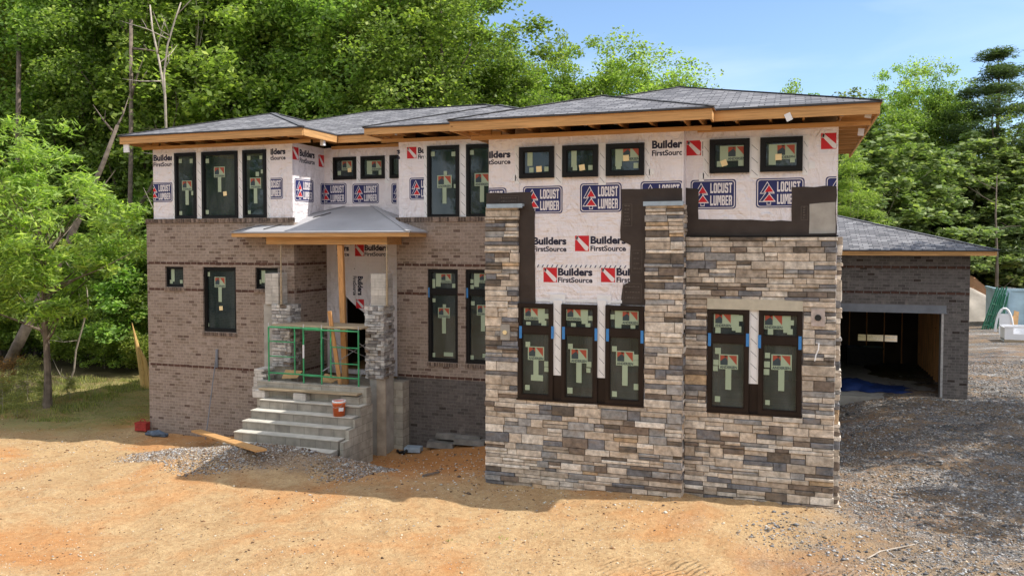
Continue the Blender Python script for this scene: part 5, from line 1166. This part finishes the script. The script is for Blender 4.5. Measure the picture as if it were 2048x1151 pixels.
class Tree:
    """one kind of tree: a trunk mesh and a crown mesh shared by its copies"""
    def __init__(s, seed, h, rx, z0, ncl, per, ln, wd, leafmat, bark, r0=.22, clump=.9, shape='egg', lean=(0, 0), flat=.6, droop=0., limbs=16):
        g = np.random.default_rng(seed); pts = []
        n = 0
        while len(pts) < ncl:
            x, y, t = g.uniform(-1, 1), g.uniform(-1, 1), g.random()
            R_c = lambda q: (1 - q) ** .8 + .05
            R_ = {'egg': math.sin(math.pi * min(1, (t * .86 + .12))) ** .6, 'cone': 9., 'column': .75 * (1 - abs(t - .45)) + .1, 'vase': .45 + .55 * t if t < .8 else (1 - t) * 5 * .9}[shape]
            if shape == 'cone': t = g.random() ** 1.25; x *= R_c(t); y *= R_c(t)
            rr_ = math.hypot(x, y)
            if rr_ > R_ or (shape != 'cone' and rr_ < R_ * .35 and g.random() < .6): continue
            lob = 1 + .28 * math.sin(3 * math.atan2(y, x) + seed) + .22 * math.sin(9 * t + seed * 2)
            if shape == 'cone': t = t * .5 + .5 * round(t * 11) / 11
            pts.append((x * rx * lob + lean[0] * t, y * rx * lob + lean[1] * t, z0 + (h - z0) * t)); n += 1
        pts = np.array(pts); rad = clump * g.uniform(.55, 1.35, len(pts)); V, F = leaves(pts, rad, per, ln, wd, flat, droop, seed)
        s.crown = np_mesh('crown', V, F, [leafmat]); b = MB()
        top = h * (.97 if shape == 'cone' else .86); N = 9; tr = []
        for i in range(N):
            t = i / (N - 1); tr.append((lean[0] * t * t + g.normal(0, .03 * h / 10) * (i > 0), lean[1] * t * t + g.normal(0, .03 * h / 10) * (i > 0), top * t - .2 * (i == 0)))
        b.tube(tr, [r0 * (1.25 if i == 0 else 1 - .88 * i / (N - 1)) for i in range(N)], 8)
        for q in pts[g.choice(len(pts), min(limbs, len(pts)), replace=False)]:
            t = max(.12, min(.95, (q[2] / top) * .72)); k = t * (N - 1); i = min(int(k), N - 2); f = k - i
            a = Vector(tr[i]).lerp(Vector(tr[i + 1]), f); e = Vector(q); m_ = a.lerp(e, .5) + Vector((g.normal(0, .25), g.normal(0, .25), -.04 * (e - a).length + g.normal(0, .15)))
            rl = r0 * (1 - .85 * t) * .5; b.tube([a, a.lerp(m_, .5), m_, e], [rl, rl * .8, rl * .55, rl * .2], 6, caps=False)
        o = b.build('trunk', bark); s.trunk = o.data; bpy.data.objects.remove(o)
    def put(s, x, y, k=1., rz=0., name='tree', label='', cat='tree', group=None, z=None, kz=None):
        t = thing(name, label, cat, (x, y, G(x, y) if z is None else z), group, rz); t.scale = (k, k, kz or k)
        for n, me in (('trunk', s.trunk), ('crown', s.crown)):
            o = bpy.data.objects.new(n, me); C.objects.link(o); o.parent = t
        return t
LN, LW = .20, .125
T = {
 'a': Tree(1, 20, 4.0, 4.5, 230, 175, LN, LW, M['leaf'], M['bark'], .26, 1.0),
 'b': Tree(2, 20, 3.4, 3.0, 210, 175, LN, LW, M['leaf'], M['bark'], .22, .95, 'vase'),
 'c': Tree(3, 19, 4.2, 5.0, 240, 165, LN, LW, M['leaf_bright'], M['bark'], .24, 1.0),
 'd': Tree(4, 15, 3.0, 2.0, 170, 130, .22, .13, M['leaf_bright'], M['bark_pale'], .16, .8, 'column'),
 'e': Tree(5, 16, 4.4, 2.5, 280, 75, .30, .19, M['leaf_grey'], M['bark'], .2, .95),
 'u': Tree(6, 6, 2.6, .4, 120, 120, .20, .12, M['leaf'], M['bark'], .07, .7),
 'v': Tree(8, 5, 2.4, .2, 110, 120, .19, .11, M['leaf_bright'], M['bark'], .06, .65),
 'p': Tree(7, 19, 4.2, 3.0, 330, 130, .34, .06, M['needle'], M['bark'], .24, .8, 'cone', flat=.5),
 'n': Tree(9, 11, 3.2, 1.2, 230, 85, .27, .18, M['leaf_grey'], M['bark_pale'], .13, .6, limbs=34),
 's': Tree(10, 8, 2.0, .8, 110, 190, .26, .03, M['leaf_bright'], M['bark_pale'], .08, .7, 'cone', flat=.4),
}
# (kind, x, y, scale, height scale)
g2 = random.Random(5)
def region(u):
    return ('at the far left edge' if u < 130 else 'left of the wing roof' if u < 330 else 'behind the left wing roof' if u < 620 else 'above the porch roof' if u < 860
            else 'behind the middle roof ridge' if u < 1120 else 'behind the stone front roof' if u < 1450 else 'beyond the right eave' if u < 1760 else 'beyond the garage roof' if u < 1960 else 'at the right edge')
def proj(x, y):
    d = -sy_ * x + cy_ * y; r = cy_ * x + sy_ * y; return 1024 + FPX * r / d
DESC = {'a': ('oak_tree', 'tall full green tree'), 'b': ('broadleaf_tree', 'tall vase-shaped green tree'), 'c': ('poplar_tree', 'tall yellow-green tree'), 'd': ('slender_tree', 'slender light green tree with pale trunk'), 'e': ('grey_green_tree', 'grey-green rounded tree'),
        'u': ('understory_tree', 'low dark understory tree'), 'v': ('sapling', 'low bright sapling'), 'p': ('pine_tree', 'dark tiered pine tree'), 'n': ('dogwood_tree', 'small grey-green tree'), 's': ('young_pine', 'yellow-green young pine')}
def T_(k, x, y, s=1., kz=None, row=''):
    nm, ds = DESC[k]; u = proj(x, y); rg = region(u); lab = f'{ds} {row}{rg}'
    return T[k].put(x, y, s, g2.uniform(0, 6.28), nm, lab, 'tree', f'{ds}s {row}{rg}', None, kz)
def uy(u, y): return at(u, 480, y=y).x
# forest behind: front row, then deeper rows
for (u, y, k, s, kz) in ((-60, 30, 'a', 1.0, 1.05), (60, 33, 'c', 1.0, 1.1), (170, 32, 'b', 1.0, 1.1), (290, 32.5, 'a', .95, 1.1), (400, 32.5, 'd', 1.3, 1.35), (500, 35, 'b', 1.0, 1.15), (600, 35.5, 'c', 1.0, 1.12), (700, 35.5, 'a', 1.0, 1.1), (800, 35.5, 'c', 1.02, 1.07), (885, 35, 'a', 1.0, .98)):
    T_(k, uy(u, y), y, s, kz, 'in the front row ')
for (u, y, k, s, kz) in ((0, 36, 'b', 1.1, 1.2), (120, 37, 'a', 1.1, 1.2), (240, 36, 'c', 1.1, 1.2), (350, 37, 'b', 1.1, 1.25), (450, 38, 'a', 1.1, 1.25), (550, 38, 'c', 1.1, 1.2), (650, 38, 'a', 1.1, 1.15), (745, 39, 'b', 1.1, 1.15), (840, 40, 'a', 1.1, 1.12)):
    T_(k, uy(u, y), y, s, kz, 'in second row ')
for i in range(13):
    u = -80 + i * 78; y = 44 + g2.uniform(-1, 3); T_(g2.choice('abc'), uy(u, y), y, 1.3, 1.35, 'in the back row ')
# right of the tall block the tree line falls away: (u, y, kind, top v)
def top(u, v, y, k, s=1., row=''):
    zt_ = at(u, v, y=y).z - G(uy(u, y), y); h = {'a': 20, 'b': 20, 'c': 19, 'd': 15, 'e': 16, 'u': 6, 'v': 5, 'p': 19, 'n': 11, 's': 8}[k]; return T_(k, uy(u, y), y, s, zt_ / (h * 1.02), row)
for q in ((945, 40, 38, 'a', .9), (1035, 92, 40, 'c', .8), (1112, 62, 42, 'd', .5), (1100, 130, 39, 'a', .75), (1205, 55, 41, 'c', .8), (1280, 85, 41, 'c', .85), (1350, 128, 42, 'a', .85), (1150, 125, 40, 'a', .85), (1000, 60, 45, 'b', .9), (1245, 98, 45, 'a', .95), (1315, 118, 46, 'c', .8), (1392, 165, 44, 'c', .7), (1060, 105, 44, 'a', .9)): top(*q)
for q in ((1580, 150, 52, 'd', .45), (1620, 172, 54, 'a', .8), (1680, 170, 54, 'e', .9), (1745, 175, 54, 'a', .8), (1850, 115, 66, 'c', .85), (1800, 112, 68, 'c', .7), (1885, 118, 64, 'b', .6), (1990, 95, 62, 'p', 1.3), (2045, 200, 62, 'c', .8), (1925, 200, 68, 'p', .9)): top(*q, 'in the far row ')
for q in ((1760, 250, 50, 'n', 1.45), (1850, 285, 58, 'n', 1.6), (1930, 262, 58, 'n', 1.5), (2010, 300, 59, 'n', 1.5), (1700, 300, 44, 's', 1.0), (1975, 330, 70, 'a', .8), (2075, 240, 62, 'e', .9), (1880, 330, 72, 'b', .8), (1800, 330, 66, 'a', .9), (1720, 330, 62, 'a', .9), (2060, 330, 70, 'b', .9)): top(*q, 'in the near row ')
# understory
for i in range(17):
    u = -60 + i * 24 + g2.uniform(-8, 8); y = 29. + g2.uniform(-.5, 1.5); T_(g2.choice('uuv'), uy(u, y), y, g2.uniform(.7, 1.1), None, 'at forest edge ')
for i in range(12):
    u = -60 + i * 80; y = 32.5 + g2.uniform(-1, 2); T_('u', uy(u, y), y, g2.uniform(1.2, 1.7), None, 'deeper in the woods ')
for i in range(9):
    u = 1560 + i * 64; y = 62 + g2.uniform(-2, 3); T_(g2.choice('uv'), uy(u, y), y, g2.uniform(1.2, 1.6), None, 'along the bank ')
for (u, y, sc_) in ((205, 27.4, .5), (250, 27.8, .62), (290, 27.3, .5), (150, 28.0, .6)): T_('v', uy(u, y), y, sc_, None, 'fronting the woods ')
# trees off to the right of the drive that dapple it with shade, and woods behind the camera that the windows mirror
for (x, y, k, s) in ((11.5, 24.5, 'a', .8), (12.5, 19.5, 'e', .75)): T[k].put(x, y, s, g2.uniform(0, 6), DESC[k][0], f'{DESC[k][1]} beside the drive outside the right of the picture', 'tree', 'trees beside the drive')
for i in range(9):
    x = -48 + i * 9; T[g2.choice('abc')].put(x, -16 + g2.uniform(-3, 3), 1.1, g2.uniform(0, 6), 'broadleaf_tree', 'tall green tree across the lot facing the house', 'tree', 'trees across the lot')
# near left: broad tree with narrow drooping leaves, and the bare trunks
TN = Tree(21, 9.4, 3.0, 3.0, 185, 80, .28, .07, M['leaf_bright'], M['bark'], .13, .50, 'egg', (-.5, .2), .55, .3, 40)
p = gpt(100, 815); TN.put(p.x - 0.1, p.y, 1, 0, 'chestnut_tree', 'bright leafy tree with long narrow leaves on slim trunk at left', 'tree')
TN2 = Tree(22, 8.4, 2.6, 3.2, 160, 80, .28, .07, M['leaf_bright'], M['bark'], .10, .5, 'egg', (0, 0), .55, .3, 30)
p = gpt(-60, 800); TN2.put(p.x, p.y, 1, 2, 'chestnut_tree', 'bright leafy tree cut by the left edge of the picture', 'tree')
def bare(name, pix, y0, dy, r0, r1, mat, lab, twigs=0, seed=1, base_ground=True):
    g = random.Random(seed); P3 = [at(u, v, y=y0 + dy * i / (len(pix) - 1)) for i, (u, v) in enumerate(pix)]
    if base_ground: P3[0].z = min(P3[0].z, G(P3[0].x, P3[0].y)) - .1
    n = len(P3); b = MB(); b.tube(P3, [r0 + (r1 - r0) * i / (n - 1) for i in range(n)], 8)
    base = P3[0]; t = thing(name, lab, 'tree', (base.x, base.y, base.z)); b.build('trunk', mat, t, True)
    for k in range(twigs):
        i = g.uniform(.2, n - 1.01); q = P3[int(i)].lerp(P3[int(i) + 1], i % 1); d = Vector((g.uniform(-1, 1), g.uniform(-1, .5), g.uniform(-.1, .9))).normalized(); L = g.uniform(.7, 2.)
        m1_ = q + d * L * .5 + Vector((0, 0, g.uniform(-.15, .1))); e = q + d * L + Vector((g.uniform(-.3, .3), 0, g.uniform(-.2, .3))); bb = MB(); r = r1 * .7 + .008; bb.tube([q, m1_, e], [r, r * .7, .004], 5); bb.tube([m1_, m1_ + Vector((g.uniform(-.4, .4), 0, g.uniform(.1, .5)))], [r * .5, .004], 5); bb.build('branch', mat, t, True)
    return t
bare('leaning_tree', ((8, 735), (45, 670), (85, 590), (120, 520), (165, 420), (205, 330), (235, 250)), 25.5, 2.0, .25, .07, M['bark'], 'thick leaning bare trunk at left rising toward upper right', 8, 3)
bare('leaning_tree', ((185, 560), (240, 470), (300, 380), (335, 300), (350, 240)), 29.5, 1, .13, .03, M['bark'], 'second crooked trunk leaning behind the left wing eave', 8, 5)
bare('dead_sapling', ((126, 795), (148, 740), (152, 700), (166, 650), (176, 610), (174, 580), (168, 552), (148, 530)), 22.5, 0, .035, .018, M['bark_pale'], 'thin pale crooked dead sapling left of the wing', 5, 7)
bare('dead_sapling', ((340, 250), (330, 190), (318, 120), (305, 60), (300, 10)), 28.2, 0, .06, .03, M['bark_pale'], 'pale thin snag with forked top above the left wing roof', 7, 11)
bare('dead_sapling', ((345, 245), (328, 150), (335, 90), (350, 40), (362, 5)), 28.0, 0, .05, .025, M['bark_pale'], 'pale forked snag beside the taller one above the wing roof', 5, 13)
bare('slim_tree', ((1993, 600), (1994, 520), (1991, 430), (1994, 350)), 51, 0, .10, .02, M['bark'], 'slim straight trunk standing in front of the right woods', 4, 17)
bare('forest_trunk', ((30, 700), (34, 500), (36, 300), (38, 60)), 29, 0, .17, .10, M['bark'], 'straight grey forest trunk at far left', 3, 19)
bare('forest_trunk', ((262, 700), (258, 520), (262, 300), (262, 40)), 29.5, 0, .13, .08, M['bark'], 'straight forest trunk just left of the wing', 3, 23)
# split stump by the corner
p = at(292, 762, y=24.2); zb = G(p.x, 24.2) - .05; st = thing('split_stump', 'tall splintered yellow tree stump standing beside the left brick corner', 'stump', (p.x, 24.2, zb))
q = [at(283, 720, y=24.2), at(272, 680, y=24.2), at(264, 645, y=24.2)]
b = MB(); b.tube([(p.x - .05, 24.2, zb), q[0] + Vector((-.05, 0, 0)), q[1], q[2]], [.15, .11, .06, .01], 8); b.tube([(p.x + .12, 24.25, zb), q[0] + Vector((.1, .05, 0)), q[1] + Vector((.12, 0, -.2))], [.12, .08, .01], 7); b.tube([(p.x - .1, 24.15, zb + .1), q[0] + Vector((-.1, 0, 0)), q[1] + Vector((-.1, 0, .25))], [.07, .05, .006], 6); b.build('split_wood', M['splitwood'], st)
# weeds: shrubs with seed heads at left
WD = Tree(31, 1.5, .55, .15, 40, 60, .09, .02, M['weed'], M['bark_pale'], .012, .22, 'vase', limbs=14)
WR = Tree(32, 1.5, .6, .4, 40, 60, .06, .03, M['rust_leaf'], M['bark'], .012, .2, 'vase', limbs=14)
for (u, v, k, s, lab) in ((55, 800, WD, 1.1, 'tall feathery green weed in front of the leaning trunk'), (18, 790, WR, 1., 'rusty brown seeded weed at far left edge'), (85, 810, WD, .7, 'shorter feathery weed left of the slim trunk'), (5, 820, WD, .8, 'green weed at the left frame edge'), (140, 800, WD, .55, 'small weed right of the slim trunk'), (35, 835, WD, .6, 'low weed at the front of the weed patch')):
    p = gpt(u, v); k.put(p.x, p.y, s, g2.uniform(0, 6), 'weed_plant', lab, 'weed')

# tell look-alikes apart by their place in the row
ORD = ['leftmost', 'second from left', 'third from left', 'fourth from left', 'fifth from left', 'sixth from left', 'seventh from left', 'eighth from left', 'ninth from left', 'tenth from left', 'eleventh from left', 'twelfth from left', 'thirteenth from left']
by = {}
for o in C.objects:
    if o.parent is None and 'label' in o and o.get('category') == 'tree': by.setdefault(o['label'], []).append(o)
for lab, os_ in by.items():
    if len(os_) > 1:
        os_.sort(key=lambda o: proj(o.location.x, o.location.y))
        for i, o in enumerate(os_): o['label'] = lab + ', ' + ORD[min(i, 12)]
